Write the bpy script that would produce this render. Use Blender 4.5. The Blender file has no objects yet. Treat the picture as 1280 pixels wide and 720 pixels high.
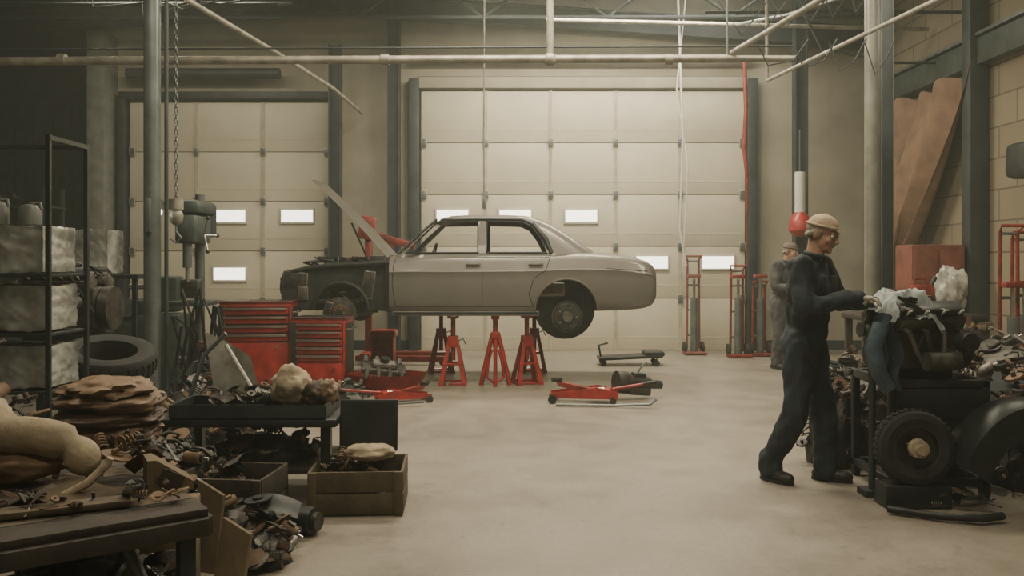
import bpy, bmesh, math, random
from mathutils import Vector, Matrix, noise, Euler
random.seed(7)
R = random.random
def U(a,b): return a+(b-a)*R()
V = Vector

# ---------------------------------------------------------------- materials
_m = {}
def M(name, col, rough=.6, metal=0.0, var=.2, scale=5, bump=0.0, bscale=30, col2=None, emit=0, coat=0):
    if name in _m: return _m[name]
    m = bpy.data.materials.new(name); m.use_nodes = True
    nt = m.node_tree; N = nt.nodes; L = nt.links
    p = N['Principled BSDF']
    p.inputs['Roughness'].default_value = rough
    p.inputs['Metallic'].default_value = metal
    p.inputs['Coat Weight'].default_value = coat
    tc = N.new('ShaderNodeTexCoord')
    n = N.new('ShaderNodeTexNoise'); n.inputs['Scale'].default_value = scale
    n.inputs['Detail'].default_value = 6; n.inputs['Roughness'].default_value = .6
    L.new(tc.outputs['Object'], n.inputs['Vector'])
    r = N.new('ShaderNodeValToRGB')
    c2 = col2 if col2 else tuple(c*(1-var) for c in col)
    c1 = col if col2 else tuple(min(1, c*(1+var)) for c in col)
    r.color_ramp.elements[0].position = .35; r.color_ramp.elements[0].color = (*c2, 1)
    r.color_ramp.elements[1].position = .65; r.color_ramp.elements[1].color = (*c1, 1)
    L.new(n.outputs['Fac'], r.inputs['Fac'])
    L.new(r.outputs['Color'], p.inputs['Base Color'])
    if emit:
        p.inputs['Emission Color'].default_value = (*col, 1)
        p.inputs['Emission Strength'].default_value = emit
    if bump:
        n2 = N.new('ShaderNodeTexNoise'); n2.inputs['Scale'].default_value = bscale
        n2.inputs['Detail'].default_value = 5
        L.new(tc.outputs['Object'], n2.inputs['Vector'])
        b = N.new('ShaderNodeBump'); b.inputs['Strength'].default_value = bump
        b.inputs['Distance'].default_value = .02
        L.new(n2.outputs['Fac'], b.inputs['Height']); L.new(b.outputs['Normal'], p.inputs['Normal'])
    _m[name] = m
    return m

def floor_material():
    m = bpy.data.materials.new('concrete_floor'); m.use_nodes = True
    nt = m.node_tree; N = nt.nodes; L = nt.links; p = N['Principled BSDF']
    tc = N.new('ShaderNodeTexCoord')
    def nz(s, d=8, ro=.6):
        n = N.new('ShaderNodeTexNoise'); n.inputs['Scale'].default_value = s
        n.inputs['Detail'].default_value = d; n.inputs['Roughness'].default_value = ro
        L.new(tc.outputs['Object'], n.inputs['Vector']); return n
    a, b, c, d = nz(.5), nz(2.6,10,.7), nz(38, 4), nz(9,6,.7)
    def ramp(src, p0, c0, p1, c1):
        r = N.new('ShaderNodeValToRGB'); r.color_ramp.elements[0].position = p0; r.color_ramp.elements[1].position = p1
        r.color_ramp.elements[0].color = (*c0, 1); r.color_ramp.elements[1].color = (*c1, 1)
        L.new(src.outputs['Fac'], r.inputs['Fac']); return r
    r1 = ramp(a, .35, (.235,.21,.175), .65, (.31,.28,.235))
    r2 = ramp(b, .34, (.82,.81,.80), .56, (1,1,1))
    r3 = ramp(c, .3, (.86,.86,.85), .6, (1,1,1))
    r4 = ramp(d, .30, (.78,.77,.76), .42, (1,1,1))
    def mul(x, y):
        mx = N.new('ShaderNodeMix'); mx.data_type = 'RGBA'; mx.blend_type = 'MULTIPLY'; mx.inputs[0].default_value = 1
        L.new(x, mx.inputs[6]); L.new(y, mx.inputs[7]); return mx.outputs[2]
    o = mul(mul(mul(r1.outputs['Color'], r2.outputs['Color']), r3.outputs['Color']), r4.outputs['Color'])
    L.new(o, p.inputs['Base Color'])
    rr = ramp(b, .3, (.34,)*3, .7, (.50,)*3)
    L.new(rr.outputs['Color'], p.inputs['Roughness'])
    bp = N.new('ShaderNodeBump'); bp.inputs['Strength'].default_value = .12; bp.inputs['Distance'].default_value = .01
    L.new(c.outputs['Fac'], bp.inputs['Height']); L.new(bp.outputs['Normal'], p.inputs['Normal'])
    return m

def block_material(name, c1, c2, mortar, scale=1.0):
    m = bpy.data.materials.new(name); m.use_nodes = True
    nt = m.node_tree; N = nt.nodes; L = nt.links; p = N['Principled BSDF']
    p.inputs['Roughness'].default_value = .85
    tc = N.new('ShaderNodeTexCoord'); sp = N.new('ShaderNodeSeparateXYZ'); cb = N.new('ShaderNodeCombineXYZ')
    L.new(tc.outputs['Object'], sp.inputs[0]); L.new(sp.outputs['Y'], cb.inputs['X']); L.new(sp.outputs['Z'], cb.inputs['Y'])
    b = N.new('ShaderNodeTexBrick'); b.inputs['Scale'].default_value = scale
    b.inputs['Brick Width'].default_value = .8; b.inputs['Row Height'].default_value = .4
    b.inputs['Mortar Size'].default_value = .012
    b.inputs['Color1'].default_value = (*c1, 1); b.inputs['Color2'].default_value = (*c2, 1); b.inputs['Mortar'].default_value = (*mortar, 1)
    L.new(cb.outputs[0], b.inputs['Vector'])
    L.new(b.outputs['Color'], p.inputs['Base Color'])
    return m

wall_m   = M('painted_wall', (.34,.32,.25), .8, var=.15, scale=1.2, bump=.05, bscale=60)
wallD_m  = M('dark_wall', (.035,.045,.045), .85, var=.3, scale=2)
door_m   = M('garage_door_paint', (.56,.53,.42), .55, var=.08, scale=.9)
doorgap_m= M('door_seam', (.30,.285,.23), .7)
steel_d  = M('dark_steel', (.035,.046,.050), .55, .2, var=.3, scale=3)
steel_g  = M('grey_steel', (.15,.17,.17), .4, .5, var=.25, scale=4)
pipe_m   = M('galvanised_pipe', (.30,.285,.235), .5, .3, var=.3, scale=6)
roof_m   = M('roof_sheet', (.06,.068,.068), .7, .2, var=.3, scale=2)
roofL_m  = M('roof_light_sheet', (.55,.52,.42), .7, var=.2, scale=2)
glow_m   = M('window_daylight', (1.0,.95,.80), .5, emit=3.4, var=.02)
tube_m   = M('fluorescent_tube', (1.0,.94,.78), .5, emit=6, var=.02)
red_m    = M('red_enamel', (.31,.022,.018), .40, .0, var=.3, scale=7, coat=.25)
redD_m   = M('red_enamel_worn', (.20,.028,.02), .5, .1, var=.4, scale=9)
redB_m   = M('red_brown_panel', (.17,.055,.038), .7, var=.25)
black_m  = M('black_plastic', (.014,.017,.019), .5, var=.4, scale=9)
blackS_m = M('black_paint', (.021,.027,.030), .4, .2, var=.4, scale=5)
rubber_m = M('tyre_rubber', (.018,.019,.019), .8, var=.3, scale=12, bump=.1)
chrome_m = M('bright_metal', (.46,.46,.43), .28, .9, var=.15, scale=9)
alu_m    = M('cast_aluminium', (.27,.255,.23), .5, .5, var=.35, scale=12, bump=.2, bscale=40)
iron_m   = M('oily_iron', (.045,.043,.04), .45, .4, var=.5, scale=10, bump=.25, bscale=30)
grime_m  = M('greasy_steel', (.10,.095,.085), .45, .4, var=.5, scale=10, bump=.2, bscale=30)
rust_m   = M('rusty_metal', (.16,.08,.048), .8, .2, scale=12, col2=(.07,.045,.03), bump=.3, bscale=40)
brown_m  = M('brown_scrap', (.16,.105,.064), .75, var=.4, scale=9)
car_m    = M('car_primer_silver', (.160,.152,.134), .38, .25, var=.08, scale=2.5, coat=.25)
bay_m    = M('engine_bay_black', (.022,.022,.022), .6, .2, var=.5, scale=8)
wood_m   = M('worn_wood', (.12,.088,.055), .75, scale=7, col2=(.055,.04,.027), bump=.2, bscale=25)
woodD_m  = M('dark_wood', (.048,.037,.028), .75, scale=7, col2=(.025,.020,.016), bump=.2)
crate_m  = M('crate_wood', (.105,.082,.047), .75, scale=6, col2=(.055,.043,.028), bump=.2)
card_m   = M('cardboard', (.15,.115,.072), .85, var=.25, scale=4)
cream_m  = M('cream_cloth', (.34,.28,.195), .9, var=.25, scale=6, bump=.4, bscale=18)
leather_m= M('tan_leather', (.17,.11,.065), .6, var=.35, scale=6, bump=.3, bscale=14)
leathD_m = M('brown_leather', (.075,.048,.032), .6, var=.4, scale=6, bump=.3, bscale=14)
white_m  = M('plastic_wrap', (.27,.28,.255), .22, var=.5, scale=4, bump=.5, bscale=7, coat=.6)
cloth_m  = M('blue_grey_cloth', (.32,.36,.36), .9, var=.2, scale=7, bump=.4, bscale=16)
denim_m  = M('denim', (.055,.085,.11), .9, var=.3, scale=9, bump=.3)
tarp_m   = M('tan_tarp', (.19,.12,.078), .85, var=.25, scale=3, bump=.3, bscale=8)
navy_m   = M('navy_coverall', (.016,.025,.036), .8, var=.35, scale=6, bump=.35, bscale=22)
navy2_m  = M('grey_coverall', (.055,.057,.06), .85, var=.3, scale=6, bump=.3, bscale=22)
skin_m   = M('skin', (.38,.22,.15), .55, var=.12, scale=14)
hair_m   = M('grey_hair', (.22,.20,.17), .8, var=.3, scale=40)
cap_m    = M('cap_cloth', (.46,.36,.26), .85, var=.15, scale=20, bump=.3, bscale=60)
glove_m  = M('work_glove', (.46,.43,.37), .85, var=.25, scale=20)
boot_m   = M('boot_leather', (.018,.016,.015), .5, var=.3)
eye_m    = M('eye_white', (.6,.58,.54), .3, var=.02)
iris_m   = M('iris_dark', (.02,.015,.01), .3)
lip_m    = M('lip', (.30,.13,.09), .5)
whitep_m = M('white_enamel', (.58,.57,.51), .4, var=.08)
green_m  = M('machine_green', (.055,.075,.07), .5, .2, var=.3)

# ---------------------------------------------------------------- mesh builder
def align(d):
    return V(d).normalized().to_track_quat('Z', 'Y').to_matrix().to_4x4()

class B:
    def __init__(s, name):
        s.name = name; s.bm = bmesh.new(); s.mats = []; s.T = Matrix()
    def mi(s, m):
        if m not in s.mats: s.mats.append(m)
        return s.mats.index(m)
    def _f(s, verts, mat):
        i = s.mi(mat); fs = set()
        for v in verts:
            for f in v.link_faces: fs.add(f)
        for f in fs: f.material_index = i
        return fs
    def box(s, c, size, mat, rot=(0,0,0), bev=0.0):
        mtx = s.T @ Matrix.Translation(c) @ Euler(rot).to_matrix().to_4x4() @ Matrix.Diagonal((*size, 1))
        r = bmesh.ops.create_cube(s.bm, size=1)
        vs = r['verts']
        bmesh.ops.transform(s.bm, matrix=mtx, verts=vs)
        fs = s._f(vs, mat)
        if bev:
            es = set(e for f in fs for e in f.edges)
            bmesh.ops.bevel(s.bm, geom=list(es), offset=bev, segments=2, affect='EDGES', profile=.5, clamp_overlap=True)
    def cyl(s, p1, p2, r, mat, r2=None, seg=16):
        p1 = V(p1); p2 = V(p2); d = p2-p1; h = d.length
        if h < 1e-6: return
        mtx = s.T @ Matrix.Translation((p1+p2)/2) @ align(d)
        q = bmesh.ops.create_cone(s.bm, cap_ends=True, segments=seg, radius1=r, radius2=r if r2 is None else r2, depth=h, matrix=mtx)
        s._f(q['verts'], mat)
    def sph(s, c, rad, mat, rot=(0,0,0), seg=16):
        if not hasattr(rad, '__len__'): rad = (rad,)*3
        mtx = s.T @ Matrix.Translation(c) @ Euler(rot).to_matrix().to_4x4() @ Matrix.Diagonal((*rad, 1))
        q = bmesh.ops.create_uvsphere(s.bm, u_segments=seg, v_segments=max(6, seg//2+2), radius=1, matrix=mtx)
        s._f(q['verts'], mat)
    def blob(s, c, rad, mat, amp=.15, freq=2.0, rot=(0,0,0), sub=4, seed=0, flat=0):
        q = bmesh.ops.create_icosphere(s.bm, subdivisions=sub, radius=1)
        off = V((seed*3.7, seed*1.3, seed*7.1))
        mtx = s.T @ Matrix.Translation(c) @ Euler(rot).to_matrix().to_4x4() @ Matrix.Diagonal((*rad, 1))
        for v in q['verts']:
            n = v.co.copy()
            k = 1 + amp*noise.noise(n*freq+off) + amp*.5*noise.noise(n*freq*2.3+off) + amp*.25*abs(noise.noise(n*freq*5+off))
            v.co = n*k
            if flat: v.co.z = math.copysign(abs(v.co.z)**.7, v.co.z) if v.co.z > 0 else v.co.z*flat
        bmesh.ops.transform(s.bm, matrix=mtx, verts=q['verts'])
        s._f(q['verts'], mat)
    def tube(s, pts, r, mat, seg=8, closed=False):
        pts = [V(p) for p in pts]; n = len(pts)
        rs = r if hasattr(r, '__len__') else [r]*n
        t0 = (pts[1]-pts[0]).normalized()
        up = V((0,0,1)) if abs(t0.z) < .9 else V((1,0,0))
        nrm = (up - t0*up.dot(t0)).normalized()
        rings = []
        for i, p in enumerate(pts):
            if closed: t = (pts[(i+1) % n]-pts[i-1]).normalized()
            elif i == 0: t = t0
            elif i == n-1: t = (pts[-1]-pts[-2]).normalized()
            else: t = (pts[i+1]-pts[i-1]).normalized()
            nrm = (nrm - t*nrm.dot(t))
            if nrm.length < 1e-5: nrm = t.orthogonal()
            nrm.normalize(); bn = t.cross(nrm)
            rings.append([s.bm.verts.new(s.T @ (p + (nrm*math.cos(a)+bn*math.sin(a))*rs[i])) for a in [2*math.pi*k/seg for k in range(seg)]])
        i = s.mi(mat)
        m = n if closed else n-1
        for a in range(m):
            A = rings[a]; C = rings[(a+1) % n]
            for k in range(seg):
                f = s.bm.faces.new((A[k], A[(k+1) % seg], C[(k+1) % seg], C[k])); f.material_index = i
        if not closed:
            f = s.bm.faces.new(rings[0][::-1]); f.material_index = i
            f = s.bm.faces.new(rings[-1]); f.material_index = i
    def prism(s, pts, vec, mat):
        vec = V(vec); a = [s.bm.verts.new(s.T @ V(p)) for p in pts]; b = [s.bm.verts.new(s.T @ (V(p)+vec)) for p in pts]
        i = s.mi(mat); n = len(pts); fs = [s.bm.faces.new(a[::-1]), s.bm.faces.new(b)]
        for k in range(n): fs.append(s.bm.faces.new((a[k], a[(k+1) % n], b[(k+1) % n], b[k])))
        for f in fs: f.material_index = i
    def lathe(s, prof, c, axis, mat, seg=32):
        mtx = s.T @ Matrix.Translation(c) @ align(axis); i = s.mi(mat)
        rings = []
        for r, h in prof:
            rings.append([s.bm.verts.new(mtx @ V((r*math.cos(2*math.pi*k/seg), r*math.sin(2*math.pi*k/seg), h))) for k in range(seg)])
        for A, C in zip(rings, rings[1:]):
            for k in range(seg):
                f = s.bm.faces.new((A[k], A[(k+1) % seg], C[(k+1) % seg], C[k])); f.material_index = i
    def sheet(s, fn, nu, nv, mat, thick=0):
        i = s.mi(mat)
        g = [[s.bm.verts.new(s.T @ V(fn(u/nu, v/nv))) for v in range(nv+1)] for u in range(nu+1)]
        fs = []
        for u in range(nu):
            for v in range(nv):
                f = s.bm.faces.new((g[u][v], g[u+1][v], g[u+1][v+1], g[u][v+1])); f.material_index = i; fs.append(f)
        if thick: bmesh.ops.solidify(s.bm, geom=fs, thickness=thick)
    def spring(s, p1, p2, R0, r, turns, mat):
        p1 = V(p1); p2 = V(p2); m = align(p2-p1); L = (p2-p1).length; n = turns*12
        s.tube([p1 + (m @ V((R0*math.cos(2*math.pi*k/12), R0*math.sin(2*math.pi*k/12), L*k/n))) for k in range(n+1)], r, mat, 6)
    def done(s, loc=(0,0,0), rotz=0, smooth=35, parent=None, keep=False):
        bmesh.ops.recalc_face_normals(s.bm, faces=s.bm.faces)
        th = math.radians(smooth)
        for f in s.bm.faces: f.smooth = True
        for e in s.bm.edges:
            if len(e.link_faces) == 2:
                e.smooth = e.calc_face_angle(0) < th
        me = bpy.data.meshes.new(s.name); s.bm.to_mesh(me); s.bm.free()
        for m in s.mats: me.materials.append(m)
        o = bpy.data.objects.new(s.name, me); bpy.context.scene.collection.objects.link(o)
        if me.vertices and not keep:
            xs = [v.co for v in me.vertices]
            c = V(((min(v.x for v in xs)+max(v.x for v in xs))/2, (min(v.y for v in xs)+max(v.y for v in xs))/2, min(v.z for v in xs)))
            me.transform(Matrix.Translation(-c))
            o.location = V(loc)+c
        if parent:
            o.parent = parent
        return o

def copy_of(o, dloc=(0,0,0), rotz=0.0, scale=1.0):
    c = bpy.data.objects.new(o.name, o.data); bpy.context.scene.collection.objects.link(c)
    c.location = o.location + V(dloc); c.rotation_euler = (o.rotation_euler.x, o.rotation_euler.y, o.rotation_euler.z + rotz)
    c.scale = (scale,)*3
    return c

def boolean(obj, cutter, op='DIFFERENCE'):
    bpy.context.view_layer.update()
    m = obj.modifiers.new('b', 'BOOLEAN'); m.object = cutter; m.operation = op; m.solver = 'EXACT'
    try: m.material_mode = 'TRANSFER'
    except Exception: pass
    dg = bpy.context.evaluated_depsgraph_get()
    me = bpy.data.meshes.new_from_object(obj.evaluated_get(dg))
    obj.modifiers.clear(); obj.data = me
    bpy.data.objects.remove(cutter)

def absorb(b, obj):
    me = obj.data.copy(); me.transform(obj.matrix_world)
    base = len(b.bm.faces)
    b.bm.from_mesh(me)
    b.bm.faces.ensure_lookup_table()
    mp = [b.mi(m) for m in me.materials if m] or [0]
    for f in b.bm.faces[base:]:
        f.material_index = mp[min(f.material_index, len(mp)-1)]
    bpy.data.objects.remove(obj)

# ---------------------------------------------------------------- ROOM
b = B('floor'); b.box((-1.2,7.2,-.05), (16.8,18,.1), floor_material()); b.done()
b = B('wall_back'); b.box((-.35,14.85,3.1), (13.1,.3,6.2), wall_m); b.done()
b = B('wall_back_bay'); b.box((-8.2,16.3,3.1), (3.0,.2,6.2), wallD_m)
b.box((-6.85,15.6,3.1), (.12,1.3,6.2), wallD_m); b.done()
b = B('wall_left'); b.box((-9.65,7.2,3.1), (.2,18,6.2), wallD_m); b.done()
rb = block_material('concrete_block', (.26,.225,.16), (.22,.185,.13), (.12,.10,.075))
b = B('wall_right'); b.box((6.35,7.2,3.1), (.3,18,6.2), rb); b.done()
b = B('wall_front'); b.box((-1.5,-1.9,3.1), (16,.2,6.2), M('front_wall_paint',(.22,.22,.19),.8)); b.done()

b = B('ceiling')
def rf(u, v):
    x = -9.7+16.2*u; y = -1.9+18.4*v
    return (x, y, 6.05 + .045*math.cos(u*180*math.pi))
b.sheet(rf, 720, 2, roof_m, .01)
b.done()
b = B('trim_skylight')
b.box((2.9,13.2,5.90), (2.6,1.2,.03), tube_m); b.box((-2.6,13.3,5.92), (1.1,.5,.03), roofL_m)
b.box((2.9,13.2,5.93), (2.7,1.3,.03), steel_d); b.done()

b = B('roof_beam')
def ibeam(b, p1, p2, h, w, mat):
    p1 = V(p1); p2 = V(p2); d = (p2-p1); L = d.length; mid = (p1+p2)/2
    ang = math.atan2(d.y, d.x); pit = -math.asin(d.z/L)
    rot = (Matrix.Rotation(ang,3,'Z') @ Matrix.Rotation(pit,3,'Y')).to_euler()
    up = rot.to_matrix() @ V((0,0,1))
    b.box(mid, (L,.02,h), mat, rot); b.box(mid+up*h/2, (L,w,.025), mat, rot); b.box(mid-up*h/2, (L,w,.025), mat, rot)
ibeam(b, (-3.2,14.45,5.72), (6.1,14.45,5.12), .32, .22, steel_d)
ibeam(b, (-9,14.3,5.30), (-2.2,14.3,5.70), .30, .22, steel_d)
for y in (12.6, 10.6, 8.4):
    ibeam(b, (-9.4,y,5.85), (6.1,y,5.85), .26, .18, steel_d)
b.done()
b = B('roof_truss')
for k in range(16):
    x0 = -9+k*.95
    b.cyl((x0,13.4,5.2 if k%2 else 5.85), (x0+.95,13.4,5.85 if k%2 else 5.2), .022, steel_d, seg=8)
b.cyl((-9.3,13.4,5.2),(6.0,13.4,5.2), .03, steel_d, seg=8)
b.cyl((-9.3,13.4,5.85),(6,13.4,5.85), .03, steel_d, seg=8)
for y,z in ((12.0,5.0),(11.3,4.78),(9.9,4.45)):
    b.cyl((-9.3,y,z),(-3.0,y,z), .025, steel_d, seg=8)
b.done()

def garage_door(name, x0, x1, ztop, wins, ncol):
    b = B(name); n = 5; h = ztop/n; y = 14.66
    for k in range(n):
        b.box(((x0+x1)/2, y, h*(k+.5)), (x1-x0, .06, h-.012), door_m, bev=.006)
        b.box(((x0+x1)/2, y-.033, h*(k+.5)-h*.25), (x1-x0-.1, .006, .010), door_m)
    b.box(((x0+x1)/2, y+.015, ztop/2), (x1-x0, .03, ztop), doorgap_m)
    W = (x1-x0)/ncol
    for k in range(1, ncol):
        x = x0+W*k
        b.box((x, y-.04, ztop/2), (.045,.02,ztop), M('door_stile', (.41,.385,.30), .6))
        for j in range(1, n):
            b.box((x, y-.06, h*j), (.09,.03,.13), steel_g, bev=.005)
    for j in range(1, n):
        for x in (x0+.05, x1-.05): b.box((x, y-.06, h*j), (.1,.03,.13), steel_g, bev=.005)
    for (cx, z) in wins:
        b.box((cx, y-.045, z), (.58,.03,.27), whitep_m, bev=.008)
        b.box((cx, y-.058, z), (.52,.012,.20), glow_m)
    return b.done()
s = .01336
garage_door('garage_door_wide', -1.51, 3.87, 4.31, [(x*s, z) for x, z in ((-74,2.23),(4,2.23),(86,2.23),(174,1.46),(256,1.46))], 5)
garage_door('garage_door_narrow', -6.35, -3.02, 4.12, [(x*s, z) for x, z in ((-351,2.23),(-267,2.23),(-351,1.27))], 3)
b = B('trim_door_frame')
for x in (-1.62, 3.98): b.box((x,14.6,2.25), (.17,.2,4.5), steel_d, bev=.01)
b.box((1.18,14.62,4.44), (5.5,.12,.2), wall_m, bev=.01)
b.box((1.18,14.52,4.80), (5.6,.18,.05), pipe_m)
for x in (-6.45, -2.94): b.box((x,14.6,2.1), (.13,.2,4.2), steel_d, bev=.01)
b.box((-4.7,14.58,4.22), (3.6,.16,.12), steel_d, bev=.01)
b.cyl((-6.3,14.4,4.55),(-3.8,14.4,4.55), .09, steel_d)
b.done()
def ibm(b,x,y,z0,z1,w):
    b.box((x,y,(z0+z1)/2),(w,.02,z1-z0),steel_d); b.box((x-w/2,y,(z0+z1)/2),(.02,w,z1-z0),steel_d); b.box((x+w/2,y,(z0+z1)/2),(.02,w,z1-z0),steel_d)
for (x,y,z1) in ((-1.93,14.4,6),(-2.88,14.35,5.0),(4.55,13.9,5.8)):
    b = B('steel_column'); ibm(b,x,y,0,z1,.18); b.box((x,y,.01),(.3,.3,.02),steel_d); b.done()
b = B('steel_column'); b.box((6.05,11.5,3),(.24,.22,6),steel_d,bev=.01); b.box((6.0,11.5,.05),(.35,.4,.1),steel_d); b.done()
b = B('concrete_pier'); b.box((-6.72,14.44,2.6),(.28,.5,5.2),M('pier_paint',(.17,.18,.16),.8),bev=.01); b.done()
b = B('trim_right_rail'); b.box((6.08,9.5,4.2),(.14,10,.34),green_m,bev=.01); b.box((6.1,9.5,4.42),(.22,10,.04),steel_g); b.done()
b = B('baseboard_back'); b.box((-2.3,14.68,.08),(1.3,.04,.16),steel_d); b.box((5.1,14.68,.08),(2.1,.04,.16),steel_d); b.done()

b = B('support_post'); b.cyl((-3.27,8,0),(-3.27,8,6),.075,steel_g,seg=24); b.cyl((-3.27,8,0),(-3.27,8,.02),.18,steel_g); b.box((-3.27,7.91,1.9),(.05,.04,.3),steel_g,bev=.01)
b.cyl((-3.15,8.02,0),(-3.15,8.02,6),.018,steel_d); b.done()
b = B('support_post'); b.cyl((3.67,9,0),(3.67,9,6),.062,M('post_paint',(.22,.22,.19),.45,.3),seg=24); b.box((3.83,9.05,3),(.13,.16,6),steel_d,bev=.01); b.cyl((3.67,9,0),(3.67,9,.02),.18,steel_g); b.done()

b = B('overhead_pipe')
b.cyl((-6.2,9,3.53),(2.2,9,3.56),.042,pipe_m,seg=20); b.cyl((2.2,9,3.56),(2.9,9,3.56),.032,pipe_m,seg=20)
for x in (-4.6,-1.3,1.6): b.cyl((x-.04,9,3.55),(x+.04,9,3.55),.056,pipe_m,seg=20)
b.cyl((.39,9,3.55),(.39,9,6),.035,pipe_m); b.sph((.39,9,3.55),.07,pipe_m)
b.cyl((-6.2,9.05,3.66),(2.9,9.05,3.70),.010,steel_d,seg=8)
b.cyl((2.2,9,3.56),(2.2,9,6),.012,steel_g)
b.done()
b = B('overhead_pipe')
b.tube([(2.25,9.0,3.62),(2.4,8,3.62),(2.55,6.9,3.62),(2.7,5,3.62)],.026,pipe_m,12); b.done()
b = B('overhead_pipe')
b.tube([(3.13,10.8,3.7),(3.35,9.2,3.7),(3.6,7.4,3.7),(3.8,5.5,3.7)],.022,pipe_m,12)
b.cyl((3.13,10.8,3.7),(3.13,10.8,5.7),.02,pipe_m); b.done()
b = B('overhead_pipe')
b.tube([(-3.0,8.1,3.9),(-2.75,10,3.9),(-2.5,12.3,3.9),(-2.45,14.4,3.9)],.026,pipe_m,12)
b.tube([(-3.0,8.3,3.98),(-3.6,7,4.0),(-4.5,5.5,4.0)],.02,pipe_m,8); b.done()
b = B('overhead_pipe')
b.cyl((.5,12.9,5.02),(6.1,12.9,4.88),.03,pipe_m); b.cyl((2.6,11.9,4.85),(6.1,11.9,4.85),.022,steel_d)
b.tube([(3.3,12.9,4.95),(3.5,11.2,4.62),(3.9,9.8,4.5),(4.4,8.2,4.5)],.022,steel_g,10)
b.tube([(4.0,12.5,5.3),(4.4,12.5,4.5),(5.4,12.5,4.3),(6.1,12.5,4.3)],.02,steel_d,10)
b.done()
b = B('cable_run')
for k in range(5):
    x=U(-5.5,-4.2); y=10.9+.08*k; b.tube([(x,y,5.65),(x+.1,y,5.0-.1*k),(x+1.0,y,4.6+.06*k),(x+2.2,y,4.9),(x+3,y,5.65)],.012,steel_d,6)
b.done()
b = B('cable_run')
for k in range(6):
    b.tube([(2.1+.3*k,9.6,5.65),(2.2+.3*k,9.6,4.4),(2.5+.25*k,9.6,3.95+.05*k),(3.0+.2*k,9.6,4.6),(3.3+.1*k,9.6,5.65)],.009,steel_d,6)
for k in range(4):
    b.tube([(2.4+.35*k,8.6,3.62),(2.5+.35*k,8.6,3.40-.03*k),(2.75+.3*k,8.6,3.45),(2.9+.28*k,8.6,3.66)],.008,steel_d,6)
b.done()
b = B('hanging_cable')
b.tube([(-.34,10.9,6.0),(-.35,10.9,3),(-.345,10.9,2.25)],.010,pipe_m,8)
b.box((-.345,10.9,2.2),(.05,.05,.14),steel_g,bev=.01); b.done()
b = B('hanging_cable')
b.tube([(2.62,13.9,5.7),(2.7,13.9,3.5),(2.65,13.9,2.0),(2.75,13.9,1.4)],.018,whitep_m,8)
b.tube([(2.75,13.9,5.7),(2.6,13.9,4.2),(2.78,13.9,3.0),(2.7,13.9,1.4)],.012,whitep_m,8); b.done()
b = B('air_hose'); b.tube([(3.72,14.1,4.75),(3.75,14.1,3.9),(3.72,14.1,3.3),(3.76,14.1,2.9),(3.76,14.1,1.4)],[.035,.035,.04,.03,.012],redD_m,10); b.done()
b = B('warning_lamp')
b.cyl((4.42,13.5,2.2),(4.42,13.5,2.85),.08,whitep_m,seg=20); b.lathe([(0,.0),(.1,.02),(.17,.1),(.17,.2),(.12,.34),(.08,.38)],(4.42,13.5,1.85),(0,0,1),red_m)
b.box((4.42,13.65,2.3),(.08,.26,.08),steel_d); b.cyl((4.42,13.5,2.85),(4.42,13.5,3.5),.02,steel_d); b.done()

# ---------------------------------------------------------------- CAR
YC = 11.2
def cat(pts, n):
    out = []
    for i in range(len(pts)-1):
        p0 = pts[max(0,i-1)]; p1 = pts[i]; p2 = pts[i+1]; p3 = pts[min(len(pts)-1,i+2)]
        for k in range(n):
            t = k/n
            out.append([.5*((2*b_)+(-a+c)*t+(2*a-5*b_+4*c-d)*t*t+(-a+3*b_-3*c+d)*t**3) for a,b_,c,d in zip(p0,p1,p2,p3)])
    out.append(list(pts[-1])); return out
def raw(name, bm, mats):
    bmesh.ops.recalc_face_normals(bm, faces=bm.faces)
    me = bpy.data.meshes.new(name); bm.to_mesh(me); bm.free()
    for m in mats: me.materials.append(m)
    o = bpy.data.objects.new(name, me); bpy.context.scene.collection.objects.link(o); return o
def loft(rings, mat, name='tmp'):
    bm = bmesh.new(); rr = [[bm.verts.new(p) for p in r] for r in rings]; n = len(rings[0])
    for A, C in zip(rr, rr[1:]):
        for k in range(n): bm.faces.new((A[k], A[(k+1) % n], C[(k+1) % n], C[k]))
    bm.faces.new(rr[0][::-1]); bm.faces.new(rr[-1])
    return raw(name, bm, [mat])
st = cat([(-1.46,.765,.87,1.53),(-1.1,.79,.87,1.535),(-.4,.80,.87,1.54),(.3,.80,.87,1.55),(.75,.80,.88,1.575),(1.1,.785,.89,1.565),(1.4,.765,.90,1.53),(1.58,.74,.92,1.485),(1.68,.71,.96,1.44),(1.73,.66,1.04,1.37)], 4)
def prof(w,zb,zt):
    h = zt-zb
    return [(w-.14,zb),(w-.05,zb+.02*h),(w-.02,zb+.08*h),(w-.004,zb+.22*h),(w,zb+.42*h),(w-.004,zb+.60*h),(w-.008,zb+.70*h),(w+.001,zb+.735*h),(w-.008,zb+.76*h),(w-.028,zb+.90*h),(w-.055,zb+.97*h),(w-.09,zt),(w-.3,zt+.02),(w-.55,zt+.03)]
rings = []
for x, w, zb, zt in st:
    half = prof(w,zb,zt)
    rings.append([(x, YC-y, z) for y, z in half] + [(x, YC+y, z) for y, z in half[::-1]])
def side_y(x,z):
    for a,c in zip(st,st[1:]):
        if a[0]<=x<=c[0]:
            t=(x-a[0])/(c[0]-a[0]); w,zb,zt=[a[k]+(c[k]-a[k])*t for k in (1,2,3)]; break
    else: return .8
    p=prof(w,zb,zt)
    for (y0,z0),(y1,z1) in zip(p,p[1:]):
        if z0<=z<=z1: return y0+(y1-y0)*(z-z0)/max(1e-6,z1-z0)
    return w-.1
low = loft(rings, car_m)
c = B('c'); c.box((-.33,YC,1.40),(2.2,1.30,.75),bay_m); boolean(low, c.done(keep=True))
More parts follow.
